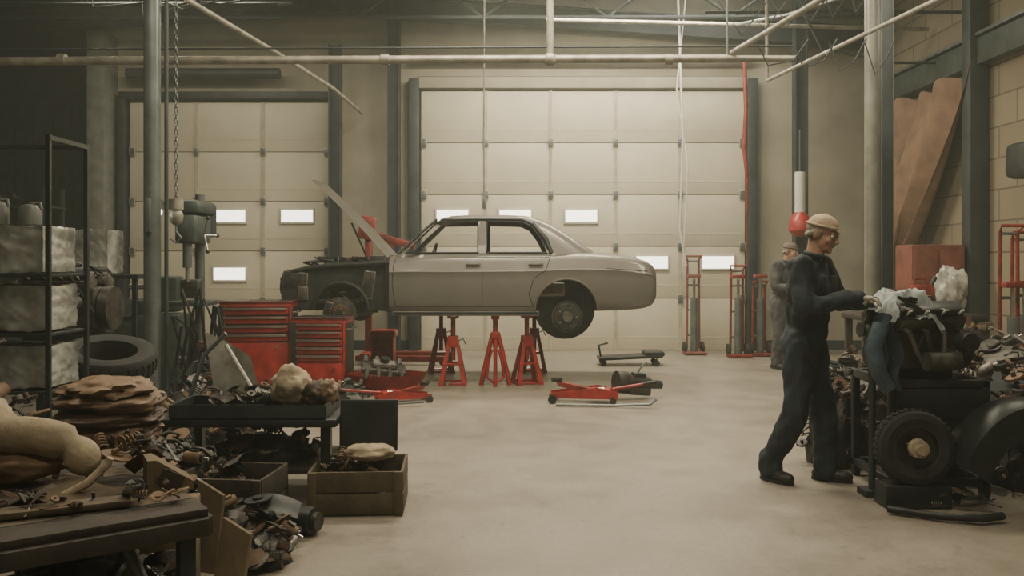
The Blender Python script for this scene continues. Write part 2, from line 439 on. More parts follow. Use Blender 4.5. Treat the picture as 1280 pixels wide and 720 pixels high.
for sgn in (-1,1):
    c = B('c'); c.cyl((.643,YC+sgn*.46,.905),(.643,YC+sgn*.95,.905),.365,bay_m,seg=48); boolean(low, c.done(keep=True))
def ghring(z, xf, xr, w, n=48, e=7):
    out = []
    cx = (xf+xr)/2; ax = (xr-xf)/2
    for k in range(n):
        a = 2*math.pi*k/n; ca, sa = math.cos(a), math.sin(a)
        out.append((cx+ax*math.copysign(abs(ca)**(2/e),ca), YC+w*math.copysign(abs(sa)**(2/e),sa), z))
    return out
G = [(1.50,-1.46,1.12,.735),(1.62,-1.33,.98,.705),(1.75,-1.19,.80,.67),(1.88,-1.04,.60,.635),(1.96,-.94,.44,.605),(2.01,-.86,.32,.57),(2.04,-.76,.19,.50),(2.055,-.6,0.0,.36)]
gh = loft([ghring(*g) for g in G], car_m)
I = [(1.40,-1.46,1.0,.67)]+[(z,xf+.05,xr-.06,w-.05) for z,xf,xr,w in G[1:5]]+[(1.995,-.78,.2,.5)]
inner = loft([ghring(*g) for g in I], bay_m, 'inner'); boolean(gh, inner)
winF = [(-1.27,1.585),(-.90,1.955),(-.41,1.965),(-.41,1.585)]
winR = [(-.30,1.585),(-.30,1.965),(.12,1.955),(.24,1.90),(.36,1.74),(.42,1.585)]
for w_ in (winF, winR):
    c = B('c'); c.prism([(x,YC-1,z) for x,z in w_],(0,2,0),bay_m); boolean(gh, c.done(keep=True))
c = B('c'); c.prism([(-1.7,YC-.60,1.57),(-1.7,YC+.60,1.57),(-1.7,YC+.50,1.955),(-1.7,YC-.50,1.955)],(.95,0,0),bay_m); boolean(gh, c.done(keep=True))
c = B('c'); c.prism([(.42,YC-.56,1.64),(.42,YC+.56,1.64),(.42,YC+.46,1.90),(.42,YC-.46,1.90)],(.9,0,0),bay_m); boolean(gh, c.done(keep=True))
car = B('car'); absorb(car, low); absorb(car, gh)
hw = lambda z: .735-(z-1.5)*.265
def dens(pts,n=6):
    out=[]
    for p,q in zip(pts,pts[1:]):
        for k in range(n): out.append(tuple(a+(c_-a)*k/n for a,c_ in zip(p,q)))
    return out+[pts[-1]]
for sgn in (-1,1):
    P = lambda x,z,o=.004: (x, YC+sgn*(hw(z)+o), z)
    S = lambda x,z,o=-.001: (x, YC+sgn*(side_y(x,z)+o), z)
    for w_,r_ in ((winF,.013),(winR,.015)):
        car.tube([P(x,z) for x,z in w_], r_, blackS_m, 8, closed=True)
    car.tube([P(-.86,1.985),P(-.4,1.995),P(.12,1.99),P(.26,1.93),P(.40,1.75),P(.47,1.58)], [.014,.014,.02,.034,.036,.026], blackS_m, 8)
    car.tube([P(-1.36,1.57),P(-1.12,1.80),P(-.90,1.99)], .016, blackS_m, 8)
    car.box((-.355,YC+sgn*(hw(1.77)),1.77),(.07,.03,.40),car_m,rot=(sgn*.26,0,0))
    car.tube([S(x,1.538,.006) for x in (-1.40,-1.0,-.35,.1,.45)], .008, chrome_m, 8)
    for ln in ([(-.352,.95),(-.352,1.52)],[(-1.38,.95),(-1.42,1.2),(-1.41,1.42),(-1.38,1.52)],[(-1.38,.95),(.25,.95)],[(.25,.95),(.20,1.10),(.26,1.28),(.40,1.38),(.45,1.52)],[(1.12,1.40),(1.70,1.36)]):
        car.tube([S(x,z) for x,z in dens(ln)], .005, bay_m, 6)
    car.tube([S(.643+.372*math.cos(a),.905+.372*math.sin(a),.006) for a in [math.pi*(.0+k/24) for k in range(25)]], .013, car_m, 8)
    for hx in (-.47,.27):
        car.box((hx,YC+sgn*.80,1.45),(.15,.025,.022),chrome_m,bev=.006); car.cyl((hx+.085,YC+sgn*.79,1.45),(hx+.085,YC+sgn*.81,1.45),.014,chrome_m)
    car.box((-.55,YC+sgn*.72,.865),(1.75,.08,.06),blackS_m,bev=.015)
    car.box((1.70,YC+sgn*.52,1.24),(.06,.26,.10),M('tail_lamp',(.15,.02,.015),.3),bev=.01)
    arc = [(-2.05+.33*math.cos(a), .90+.33*math.sin(a)) for a in [math.pi*k/16 for k in range(17)]]
    poly = [(-1.46,.88)]+arc+[(-2.6,.92),(-2.76,.98),(-2.78,1.28),(-2.70,1.38),(-2.40,1.42),(-2.1,1.46),(-1.46,1.50)]
    car.prism([(x,YC+sgn*.60,z) for x,z in poly],(0,sgn*.05,0),bay_m)
    car.tube([(-1.46,YC+sgn*.70,1.47),(-2.1,YC+sgn*.68,1.44),(-2.45,YC+sgn*.66,1.40),(-2.72,YC+sgn*.62,1.34)],.03,bay_m,8)
    car.tube([(x,YC+sgn*.66,z) for x,z in arc],.03,bay_m,8)
    car.cyl((-2.05,YC+sgn*.52,1.15),(-2.0,YC+sgn*.50,1.50),.10,bay_m); car.cyl((-2.0,YC+sgn*.50,1.50),(-2.0,YC+sgn*.50,1.53),.07,iron_m)
    car.box((-1.72,YC+sgn*.66,1.2),(.14,.03,.34),iron_m,rot=(0,.15,0),bev=.01); car.box((-2.5,YC+sgn*.665,1.1),(.12,.02,.16),grime_m,bev=.01)
    car.spring((-2.05,YC+sgn*.60,.95),(-2.03,YC+sgn*.56,1.28),.065,.012,5,iron_m)
    car.cyl((-2.05,YC+sgn*.2,.86),(-2.05,YC+sgn*.66,.84),.03,iron_m); car.box((-1.95,YC+sgn*.4,.84),(.3,.5,.04),iron_m,rot=(0,0,.3*sgn))
    car.cyl((-2.05,YC+sgn*.68,.87),(-2.05,YC+sgn*.705,.87),.19,grime_m,seg=40)
    car.cyl((-2.05,YC+sgn*.70,.87),(-2.05,YC+sgn*.75,.87),.105,rust_m,.08,seg=32); car.cyl((-2.05,YC+sgn*.75,.87),(-2.05,YC+sgn*.79,.87),.035,iron_m,seg=20)
    for k in range(5):
        a=k*2*math.pi/5; car.cyl((-2.05+.055*math.cos(a),YC+sgn*.72,.87+.055*math.sin(a)),(-2.05+.055*math.cos(a),YC+sgn*.78,.87+.055*math.sin(a)),.008,alu_m,seg=8)
    car.box((-2.19,YC+sgn*.695,.92),(.09,.09,.17),iron_m,rot=(0,.3,0),bev=.012)
    car.tube([(-2.18,YC+sgn*.6,.98),(-2.25,YC+sgn*.58,1.1),(-2.15,YC+sgn*.6,1.25)],.01,black_m,6)
    car.cyl((.66,YC+sgn*.50,.82),(.66,YC+sgn*.68,.82),.19,iron_m,seg=40); car.cyl((.66,YC+sgn*.68,.82),(.66,YC+sgn*.71,.82),.165,iron_m,.155,seg=40)
    car.cyl((.66,YC+sgn*.71,.82),(.66,YC+sgn*.76,.82),.075,grime_m,.06,seg=24)
    for k in range(5):
        a=k*2*math.pi/5; car.cyl((.66+.11*math.cos(a),YC+sgn*.70,.82+.11*math.sin(a)),(.66+.11*math.cos(a),YC+sgn*.74,.82+.11*math.sin(a)),.009,alu_m,seg=8)
    car.cyl((.4,YC+sgn*.42,.90),(.66,YC+sgn*.46,.84),.03,iron_m)
    car.tube([(.85,YC+sgn*.58,.78),(.86,YC+sgn*.56,1.2)],.022,black_m,8)
    # inner wheel tub, closing the view across the car
    car.cyl((.643,YC+sgn*.44,.905),(.643,YC+sgn*.455,.905),.37,bay_m,seg=32)
car.cyl((.66,YC-.55,.84),(.66,YC+.55,.84),.035,iron_m); car.sph((.66,YC,.84),(.13,.13,.12),iron_m)
car.box((-1.48,YC,1.19),(.05,1.42,.62),bay_m)
car.box((-2.74,YC,1.30),(.06,1.2,.10),bay_m,bev=.01); car.box((-2.74,YC,1.0),(.07,1.2,.10),bay_m,bev=.01)
for yy in (-.45,.45): car.box((-2.74,YC+yy,1.15),(.05,.06,.3),bay_m)
car.box((-2.62,YC,1.15),(.06,.62,.36),iron_m,bev=.01)
car.box((-2.05,YC,.92),(.14,1.0,.10),iron_m,bev=.02)
for sgn in (-1,1): car.box((-2.1,YC+sgn*.36,.93),(1.3,.08,.1),bay_m,bev=.01)
car.box((-2.05,YC,1.18),(.55,.32,.36),iron_m,bev=.03); car.box((-2.05,YC,1.40),(.5,.2,.08),alu_m,bev=.02); car.cyl((-2.1,YC+.05,1.45),(-2.1,YC+.05,1.52),.14,black_m,seg=24)
for k in range(12): car.tube([(U(-2.6,-1.6),YC+U(-.6,.3),1.3),(U(-2.6,-1.6),YC+U(-.6,.3),1.47),(U(-2.5,-1.6),YC+U(-.6,.3),1.53),(U(-2.4,-1.5),YC+U(-.5,.3),1.38)],U(.01,.022),black_m,6)
car.box((-1.62,YC-.5,1.46),(.2,.18,.2),black_m,bev=.01)
for sgn in (-1,1):
    car.cyl((-2.80,YC+sgn*.5,1.17),(-2.72,YC+sgn*.5,1.17),.09,iron_m,.1,seg=24)
    car.box((-2.60,YC+sgn*.64,1.25),(.3,.04,.22),iron_m,rot=(0,.1,0),bev=.01)
def bonnet(u,v):
    x=-1.50-.93*u; z=1.53+.94*u+.03*math.sin(u*math.pi)
    w=.60-.05*u; return (x-.01*math.cos((v-.5)*math.pi), YC-w+2*w*v, z+.03*math.sin(v*math.pi))
car.sheet(bonnet,12,12,M('bonnet_grey',(.20,.19,.165),.5,.2,var=.1),.03)
car.tube([(-1.75,YC-.5,1.5),(-1.95,YC-.5,1.95)],.012,iron_m,6)
car.box((-1.40,YC,1.52),(.14,1.3,.05),car_m,bev=.01); car.box((-1.22,YC,1.44),(.2,1.26,.22),black_m,bev=.04)
car.tube([(-.98+.05*math.cos(a),YC-.35+.17*math.sin(a),1.53+.17*math.cos(a)) for a in [2*math.pi*k/24 for k in range(24)]],.012,black_m,8,closed=True)
car.cyl((-1.2,YC-.35,1.42),(-.98,YC-.35,1.5),.02,black_m)
for yy in (-.33,.33):
    car.box((-.35,YC+yy,1.15),(.5,.5,.2),leathD_m,bev=.04); car.box((-.12,YC+yy,1.38),(.12,.46,.40),leathD_m,rot=(0,.2,0),bev=.04)
car.box((.45,YC,1.14),(.4,1.2,.18),leathD_m,bev=.04)
car.done(smooth=28)

# ---------------------------------------------------------------- jack stands
def jack_stand(h):
    b = B('jack_stand')
    for sx in (-1,1):
        for sy in (-1,1):
            b.prism([(sx*.17,sy*.15,0),(sx*.115,sy*.15,0),(sx*.02,sy*.03,h*.66),(sx*.06,sy*.03,h*.66)],(0,-sy*.02,0),red_m)
            b.prism([(sx*.17,sy*.15,0),(sx*.17,sy*.095,0),(sx*.06,sy*.02,h*.66),(sx*.06,sy*.04,h*.66)],(-sx*.012,0,0),red_m)
    for z,k in ((.02,1),(h*.3,.66)):
        b.tube([(-.16*k,-.14*k,z),(.16*k,-.14*k,z),(.16*k,.14*k,z),(-.16*k,.14*k,z)],.013,red_m,6,closed=True)
    b.box((0,0,h*.62),(.13,.10,.14),red_m,bev=.01)
    b.cyl((0,0,h*.35),(0,0,h-.03),.028,redD_m); b.prism([(-.07,-.03,h),(-.07,-.03,h-.03),(-.02,-.03,h-.05),(.02,-.03,h-.05),(.07,-.03,h-.03),(.07,-.03,h),(.03,-.03,h-.015),(-.03,-.03,h-.015)],(0,.06,0),red_m)
    b.tube([(.05,0,h*.62),(.12,0,h*.66),(.15,0,h*.58)],.008,steel_g,6)
    return b.done(keep=True)
j = jack_stand(.835); j.location = (-.71,10.62,0)
for x,y,r in ((.18,10.68,.3),(-.95,11.8,.2),(.3,11.85,0)):
    c = copy_of(j); c.location = (x,y,0); c.rotation_euler.z = r
b = B('hydraulic_stand')
b.tube([(-.17,0,0),(-.14,0,.15),(-.08,0,.42),(-.03,0,.62),(.03,0,.62),(.08,0,.42),(.14,0,.15),(.17,0,0)],.028,red_m,10)
b.tube([(0,-.14,0),(0,-.1,.2),(0,-.03,.55)],.022,red_m,8); b.tube([(0,.14,0),(0,.1,.2),(0,.03,.55)],.022,red_m,8)
b.tube([(-.08,-.05,.3),(-.1,-.06,.1),(0,-.08,.03),(.1,-.06,.1),(.08,-.05,.3),(.04,-.04,.42),(-.04,-.04,.42)],.018,red_m,8,closed=True)
b.cyl((0,0,.45),(0,0,.79),.03,redD_m); b.cyl((0,0,.79),(0,0,.83),.05,red_m); b.box((0,0,.6),(.1,.08,.08),red_m,bev=.01)
o = b.done(keep=True); o.location = (-.20,10.55,0)

def floor_jack(L=.72, hl=.9):
    b = B('floor_jack')
    for sy in (-1,1):
        b.prism([(-L/2,sy*.11,.05),(L/2,sy*.11,.05),(L/2,sy*.11,.12),(L*.2,sy*.11,.17),(-L*.3,sy*.11,.12),(-L/2,sy*.11,.10)],(0,sy*.012,0),red_m)
        b.cyl((-L/2+.04,sy*.13,.045),(-L/2+.04,sy*.175,.045),.045,iron_m,seg=20); b.cyl((L/2-.05,sy*.10,.035),(L/2-.05,sy*.15,.035),.035,iron_m,seg=20)
    b.cyl((-L/2+.04,-.15,.045),(-L/2+.04,.15,.045),.014,chrome_m); b.box((L*.25,0,.1),(.22,.2,.1),red_m,bev=.02)
    b.prism([(L*.15,-.05,.14),(L*.15,-.05,.08),(-L*.38,-.05,.17),(-L*.4,-.05,.22)],(0,.1,0),redD_m)
    b.cyl((-L*.4,0,.21),(-L*.4,0,.25),.055,iron_m,.065); b.cyl((L*.02,0,.1),(L*.3,0,.13),.035,chrome_m)
    b.cyl((L*.42,0,.14),(L*.42+hl*.96,0,.22),.017,red_m); b.cyl((L*.42+hl*.7,0,.20),(L*.42+hl,0,.225),.022,black_m)
    return b.done(keep=True)
f = floor_jack(.72,.45); f.location=(.76,9.3,0); f.rotation_euler.z=math.radians(-8)
f2 = floor_jack(.72,.7); f2.location=(-1.15,9.3,0); f2.rotation_euler.z=math.radians(200); f2.scale=(.8,.8,.8)

def engine(b, s=1.0):
    b.box((0,0,.18*s),(.52*s,.34*s,.30*s),iron_m,bev=.02*s)
    b.box((0,0,.01*s),(.44*s,.24*s,.10*s),black_m,bev=.02*s,)
    for sy in (-1,1):
        b.box((0,sy*.14*s,.36*s),(.48*s,.16*s,.12*s),grime_m,rot=(sy*-.5,0,0),bev=.02*s)
        b.box((0,sy*.18*s,.43*s),(.44*s,.12*s,.05*s),blackS_m,rot=(sy*-.5,0,0),bev=.015*s)
        for k in range(4):
            x=(-.18+.12*k)*s; b.tube([(x,sy*.18*s,.30*s),(x,sy*.25*s,.28*s),(x*.8,sy*.27*s,.16*s),(x*.4,sy*.26*s,.05*s)],.017*s,iron_m if k%2 else grime_m,8)
            b.cyl((x,sy*.2*s,.38*s),(x,sy*.27*s,.42*s),.008*s,whitep_m,seg=8)
    b.cyl((0,0,.40*s),(0,0,.50*s),.05*s,alu_m); b.box((0,0,.48*s),(.22*s,.14*s,.05*s),alu_m,bev=.01*s)
    for x,y,z,r in ((-.28,0,.12,.09),(-.28,.12,.27,.05),(-.28,-.12,.28,.055)):
        b.lathe([(0,-.025*s),(r*s,-.025*s),(r*.8*s,0),(r*s,.025*s),(0,.025*s)],(x*s,y*s,z*s),(1,0,0),steel_g,24)
    b.cyl((-.1*s,-.30*s,.10*s),(.12*s,-.30*s,.10*s),.06*s,grime_m,seg=20); b.cyl((.17*s,-.27*s,.22*s),(.17*s,-.36*s,.22*s),.06*s,black_m,seg=20)
    b.cyl((.27*s,0,.17*s),(.34*s,0,.17*s),.16*s,iron_m,seg=28)
    for k in range(7): b.tube([(U(-.2,.2)*s,U(-.25,.15)*s,.42*s),(U(-.25,.25)*s,U(-.3,.2)*s,.50*s),(U(-.28,.28)*s,U(-.3,.2)*s,.42*s),(U(-.28,.28)*s,U(-.3,.2)*s,.15*s)],.011*s,black_m,6)

def part(b, kind, s, mats):
    m = random.choice(mats); m2 = random.choice(mats)
    if kind == 0:
        b.lathe([(0,.0),(.35*s,.0),(.35*s,-.12*s),(.9*s,-.12*s),(.9*s,-.22*s),(.3*s,-.22*s),(0,-.2*s)],(0,0,.1*s),(0,0,1),m,24)
    elif kind == 1:
        b.tube([(-1.2*s,0,0),(-.6*s,0,.05*s),(-.2*s,.1*s,.25*s),(.3*s,.4*s,.25*s),(1.1*s,.5*s,.0)],.14*s,m,8)
    elif kind == 2:
        b.box((0,0,.0),(1.0*s,.8*s,.5*s),m,bev=.08*s)
        for k in range(4): b.box((-.36*s+.24*k*s,0,.28*s),(.05*s,.75*s,.14*s),m)
        b.cyl((.5*s,0,0),(.85*s,0,0),.2*s,m2)
    elif kind == 3:
        b.prism([(-.8*s,-.2*s,0),(.8*s,-.2*s,0),(.8*s,-.2*s,.1*s),(-.65*s,-.2*s,.1*s),(-.65*s,-.2*s,.8*s),(-.8*s,-.2*s,.8*s)],(0,.4*s,0),m)
    elif kind == 4:
        pr=[]; n=18
        for k in range(n*2):
            a=math.pi*k/n; r=(.6 if k%2 else .48)*s; pr.append((r*math.cos(a),r*math.sin(a),0))
        b.prism(pr,(0,0,.2*s),m); b.cyl((0,0,-.3*s),(0,0,.5*s),.15*s,m2)
    elif kind == 5: b.spring((-.7*s,0,0),(.7*s,0,0),.3*s,.07*s,5,m)
    elif kind == 6:
        b.tube([(-s,0,0),(-.5*s,.5*s,.2*s),(0,.2*s,.35*s),(.4*s,-.4*s,.2*s),(s,-.1*s,0)],.09*s,black_m,8)
    elif kind == 7:
        b.cyl((-.5*s,0,0),(.5*s,0,0),.33*s,m,seg=20); b.cyl((.5*s,0,0),(.65*s,0,0),.25*s,m2); b.cyl((.65*s,0,0),(.95*s,0,0),.08*s,chrome_m)
        b.box((0,0,.38*s),(.5*s,.25*s,.15*s),m2,bev=.03*s)
    elif kind == 8:
        b.sheet(lambda u,v:((u-.5)*2.4*s,(v-.5)*1.5*s,.3*s*math.sin(u*2.4)+.12*s*math.cos(v*3)),8,6,m,.04*s)
    elif kind == 9:
        b.box((0,0,0),(2.4*s,.22*s,.08*s),m,bev=.01*s); b.cyl((-1.1*s,0,-.1*s),(-1.1*s,0,.1*s),.2*s,m); b.cyl((1.1*s,0,-.1*s),(1.1*s,0,.1*s),.16*s,m)
DARK = [iron_m,iron_m,grime_m,grime_m,blackS_m,steel_d,rust_m,alu_m,brown_m]
BULK = (0,2,2,7,7,4,8)
def pile(name, c, rx, ry, h, n, smin=.06, smax=.16, mats=DARK, base=True, kinds=range(10)):
    b = B(name); kinds = list(kinds)
    if base: b.blob((c[0],c[1],c[2]+.0), (rx*.8,ry*.8,h*.66), iron_m, .25, 3, seed=c[0]*3, flat=.02)
    for k in range(n):
        a = U(0,2*math.pi); q = math.sqrt(R()); x = c[0]+rx*q*math.cos(a); y = c[1]+ry*q*math.sin(a)
        z = c[2] + h*(1-q*q)**.7*U(.7,1.0)
        s = U(smin,smax); z = max(z, c[2]+s*.95)
        b.T = Matrix.Translation((x,y,z)) @ Euler((U(-.6,.6),U(-.6,.6),U(0,6.28))).to_matrix().to_4x4()
        part(b, random.choice(kinds), s, mats)
    b.T = Matrix(); return b.done()

b = B('oil_drain_tray')
b.sheet(lambda u,v: (-1.42+.46*math.cos(2*math.pi*u)*(.7+.3*v), 9.95+(.30)*math.sin(2*math.pi*u)*(.7+.3*v), .02+.20*v), 40, 5, red_m, .012)
b.cyl((-1.42,9.95,.0),(-1.42,9.95,.03),.24,redD_m,seg=32); b.done()
b = B('intake_manifold')
b.T = Matrix.Translation((-1.45,9.93,.27)) @ Euler((.35,.12,.25)).to_matrix().to_4x4()
b.box((0,0,0),(.5,.22,.07),grime_m,bev=.02); b.box((0,0,.06),(.28,.14,.06),alu_m,bev=.02)
for k in range(4): b.tube([(-.2+.13*k,-.08,.03),(-.2+.13*k,-.17,.05),(-.2+.13*k,-.22,-.03)],.026,grime_m,10); b.tube([(-.2+.13*k,.08,.03),(-.2+.13*k,.16,.05),(-.2+.13*k,.2,-.03)],.026,steel_g,10)
b.cyl((0,0,.08),(0,0,.14),.05,black_m); b.T=Matrix(); b.done()
b = B('gearbox')
b.T = Matrix.Translation((1.34,9.5,.17)) @ Euler((0,.1,.3)).to_matrix().to_4x4()
b.lathe([(0,-.24),(.12,-.24),(.12,-.12),(.08,-.05),(.08,.14),(.05,.18),(.045,.30),(0,.30)],(0,0,0),(1,0,0),iron_m,24)
b.box((.02,0,-.08),(.26,.18,.08),iron_m,bev=.02); b.box((.02,0,.09),(.14,.1,.05),blackS_m,bev=.01); b.tube([(0,0,.1),(.04,0,.18),(.1,0,.23)],.012,steel_g,8)
b.T=Matrix(); b.done()
b = B('mechanic_creeper')
b.box((1.68,12.6,.12),(.9,.42,.04),black_m,rot=(0,-.05,0),bev=.015); b.box((2.02,12.6,.17),(.28,.4,.07),black_m,bev=.03)
for x in (1.3,2.05):
    for y in (12.45,12.75): b.cyl((x,y-.015,.04),(x,y+.015,.04),.04,steel_d); b.cyl((x,y,.05),(x,y,.12),.012,steel_g,seg=8)
b.tube([(1.25,12.4,.14),(1.22,12.4,.3),(1.35,12.42,.33)],.015,black_m,8); b.done()
b = B('pry_bar'); b.tube([(.45,9.0,.02),(1.0,8.93,.02),(1.4,8.9,.04),(1.46,8.9,.09)],.014,steel_g,8); b.done()
b = B('pry_bar'); b.tube([(-2.0,9.2,.03),(-1.3,9.0,.02),(-.9,9.0,.05)],.012,steel_g,8); b.done()
pile('scrap_parts_pile',(-1.85,9.6,0),.35,.25,.22,16,.05,.09)
pile('scrap_parts_pile',(-.95,10.2,0),.3,.2,.12,8,.04,.07,base=False)

def tool_cabinet(w,d,h,drawers,door):
    b = B('tool_cabinet')
    b.box((0,0,.06+(h-.06)/2),(w,d,h-.06),red_m,bev=.012)
    b.box((0,0,h-.0),(w+.02,d+.02,.025),blackS_m,bev=.006)
    z = h-.05; hh = (h-.12-door)/drawers
    for k in range(drawers):
        b.box((0,-d/2-.001,z-hh/2),(w-.04,.012,hh),black_m)
        b.box((0,-d/2-.010,z-hh/2),(w-.06,.018,hh-.022),red_m,bev=.004)
        b.box((0,-d/2-.028,z-hh*.25),(w-.10,.02,.028),chrome_m,bev=.003); z -= hh
    if door:
        b.box((0,-d/2-.006,z-door/2),(w-.06,.018,door-.02),red_m,bev=.004); b.cyl((w*.3,-d/2-.015,z-.06),(w*.3,-d/2-.03,z-.06),.012,chrome_m)
    for sx in (-1,1):
        b.box((sx*(w/2+.004),0,h*.5),(.012,d*.9,h-.1),black_m,bev=.004)
        for sy in (-1,1): b.cyl((sx*(w/2-.06)-.015,sy*(d/2-.06),.04),(sx*(w/2-.06)+.015,sy*(d/2-.06),.04),.04,black_m)
    b.box((-w/2+.03,-d/2-.014,h*.5+.02),(.08,.03,h-.1),blackS_m,bev=.004)
    b.tube([(w/2,-.15,h-.12),(w/2+.05,-.15,h-.12),(w/2+.05,.15,h-.12),(w/2,.15,h-.12)],.01,chrome_m,8)
    return b.done(keep=True)
t = tool_cabinet(.80,.46,1.02,4,.5); t.location=(-2.93,10.2,0); t.rotation_euler.z=math.radians(5)
t = tool_cabinet(.60,.42,.84,5,.28); t.location=(-2.17,10.12,0); t.rotation_euler.z=math.radians(-3)

b = B('engine_hoist')
for sy in (-1,1): b.box((-1.6,12.9+sy*.3,.09),(1.3,.08,.08),redD_m,rot=(0,0,sy*.08),bev=.01)
b.box((-2.1,12.9,1.0),(.10,.10,1.9),redD_m,bev=.01); b.box((-2.1,12.9,.12),(.14,.8,.1),redD_m,bev=.01)
b.box((-1.78,12.9,1.80),(.75,.09,.10),redD_m,rot=(0,.28,0),bev=.01); b.cyl((-2.02,12.9,1.0),(-1.75,12.9,1.78),.04,redD_m)
b.box((-2.12,12.88,1.97),(.22,.2,.34),redD_m,rot=(0,.2,0),bev=.03)
b.tube([(-1.43,12.9,1.70),(-1.43,12.9,1.5)],.012,steel_g,6)
for x in (-2.1,-1.0):
    for sy in (-1,1): b.cyl((x,12.9+sy*.34-.02,.04),(x,12.9+sy*.34+.02,.04),.04,iron_m)
b.done()
b = B('rolling_stool'); b.box((-1.75,12.0,.50),(.36,.34,.10),red_m,bev=.03); b.box((-1.75,12.0,.25),(.3,.3,.4),redD_m,bev=.01); b.box((-1.75,12.0,.03),(.38,.36,.06),blackS_m,bev=.01); b.done()

def trolley(name, c, h=1.5, mt=redD_m):
    b = B(name)
    x,y = c
    for sx in (-1,1): b.cyl((x+sx*.10,y,.08),(x+sx*.09,y,h),.02,mt,seg=10); b.cyl((x+sx*.16,y-.04,.1),(x+sx*.12,y-.04,.1),.1,rubber_m,seg=20)
    for z in (.3,.7,1.1,h-.02): b.cyl((x-.1,y,z),(x+.1,y,z),.016,steel_g,seg=8)
    b.box((x,y-.14,.03),(.34,.28,.03),mt); b.cyl((x,y-.08,.05),(x,y-.08,.9),.055,steel_g,seg=20); b.cyl((x,y-.08,.9),(x,y-.08,1.2),.022,chrome_m)
    b.box((x,y-.08,1.24),(.2,.12,.06),mt,bev=.01); b.tube([(x-.09,y,h),(x-.12,y-.08,h+.06),(x+.12,y-.08,h+.06),(x+.09,y,h)],.018,mt,8)
    return b.done()
trolley('hand_truck',(2.9,14.1),1.5,M('faded_red',(.20,.07,.055),.6)); trolley('hand_truck',(3.5,13.7),1.35); trolley('hand_truck',(3.9,13.9),1.1)
trolley('hand_truck',(5.25,9.3),1.8); trolley('hand_truck',(5.72,9.9),1.75)

b = B('hanging_tarp')
def tarp(u,v):
    g = .35+.65*v
    y = 14.1-2.75*u*(1-.55*v**1.3) ; z = 4.05-.05*u - v*(2.95-.7*u)
    return (5.88-.10*g*math.sin(u*26+v*1.5)-.07*math.sin(u*11+v*2)-.22*v*math.sin(u*3.1), y+.05*math.sin(u*26+1), z-.16*math.sin(u*3.14)*(1-v)+.05*math.sin(u*26))
b.sheet(tarp,90,30,tarp_m); b.done(smooth=80)
b = B('red_storage_cabinet'); b.box((5.55,11.7,.85),(.7,.5,1.7),redB_m,bev=.02)
for k in range(2): b.box((5.38+.34*k,11.435,.88),(.31,.02,1.5),redB_m,bev=.01); b.cyl((5.50+.10*k,11.41,1.0),(5.50+.10*k,11.41,1.15),.012,chrome_m,seg=8)
b.done()
b = B('air_compressor_unit'); b.box((6.0,10.1,2.65),(.35,.7,.42),black_m,rot=(.05,0,0),bev=.08); b.box((6.14,10.1,2.42),(.12,.5,.08),steel_d)
b.cyl((5.83,9.95,2.65),(5.80,9.95,2.65),.12,steel_d,seg=24); b.done()

# ---------------------------------------------------------------- PEOPLE
def fused(name, caps, ells, voxel, mat, smooth=6, wr=0, parent=None, mtx=None, wfreq=(9,9,5)):
    b = B('tmp')
    for p1,r1,p2,r2 in caps:
        p1=V(p1);p2=V(p2)
        b.sph(p1,r1,mat,seg=20); b.sph(p2,r2,mat,seg=20); b.cyl(p1,p2,r1,mat,r2,seg=20)
    for c_,r_,rot in ells: b.sph(c_,r_,mat,rot,seg=24)
    o = b.done(keep=True)
    m = o.modifiers.new('r','REMESH'); m.mode='VOXEL'; m.voxel_size=voxel
    m = o.modifiers.new('s','SMOOTH'); m.factor=.5; m.iterations=smooth
    dg = bpy.context.evaluated_depsgraph_get(); me = bpy.data.meshes.new_from_object(o.evaluated_get(dg))
    bpy.data.objects.remove(o)
    if wr:
        me.update(); ns=[v.normal.copy() for v in me.vertices]
        for v,n in zip(me.vertices,ns):
            q = V((v.co.x*wfreq[0],v.co.y*wfreq[1],v.co.z*wfreq[2]))
            v.co += n*wr*(noise.noise(q)+.6*noise.noise(q*2.3+V((3,1,7))))
    if mtx is not None: me.transform(mtx)
    for p in me.polygons: p.use_smooth=True
    me.name=name; me.materials.clear(); me.materials.append(mat)
    o = bpy.data.objects.new(name, me); bpy.context.scene.collection.objects.link(o); o.parent=parent
    return o

def hand_caps(w, d, n, side, curl=.5):
    w=V(w); d=V(d).normalized(); n=V(n); n=(n-d*n.dot(d)).normalized(); lat=d.cross(n)*side
    caps=[]; L=[.072,.080,.075,.060]
    for k in range(4):
        off=(.030-.020*k); kn=w+d*(.088-.004*abs(k-1))+lat*off
        caps.append((w+lat*off*.5,.017,kn,.0125))
        seg=L[k]; p=kn; a=0; r=.0095
        for j,fr in enumerate((.45,.32,.23)):
            a+=curl*(1.0 if j else .6)+.06*k*.3
            q=p+(d*math.cos(a)+n*math.sin(a))*seg*fr*1.0+lat*(.25*off*fr)
            caps.append((p,r,q,r*.9)); p=q; r*=.92
    t0=w+d*.02+lat*.022; t1=t0+(d*.6+lat*.75+n*.25).normalized()*.04; t2=t1+(d*.85+lat*.25+n*.45).normalized()*.032; t3=t2+(d*.9+n*.4-lat*.1).normalized()*.024
    caps += [(t0,.016,t1,.0125),(t1,.0125,t2,.011),(t2,.011,t3,.0095)]
    return caps

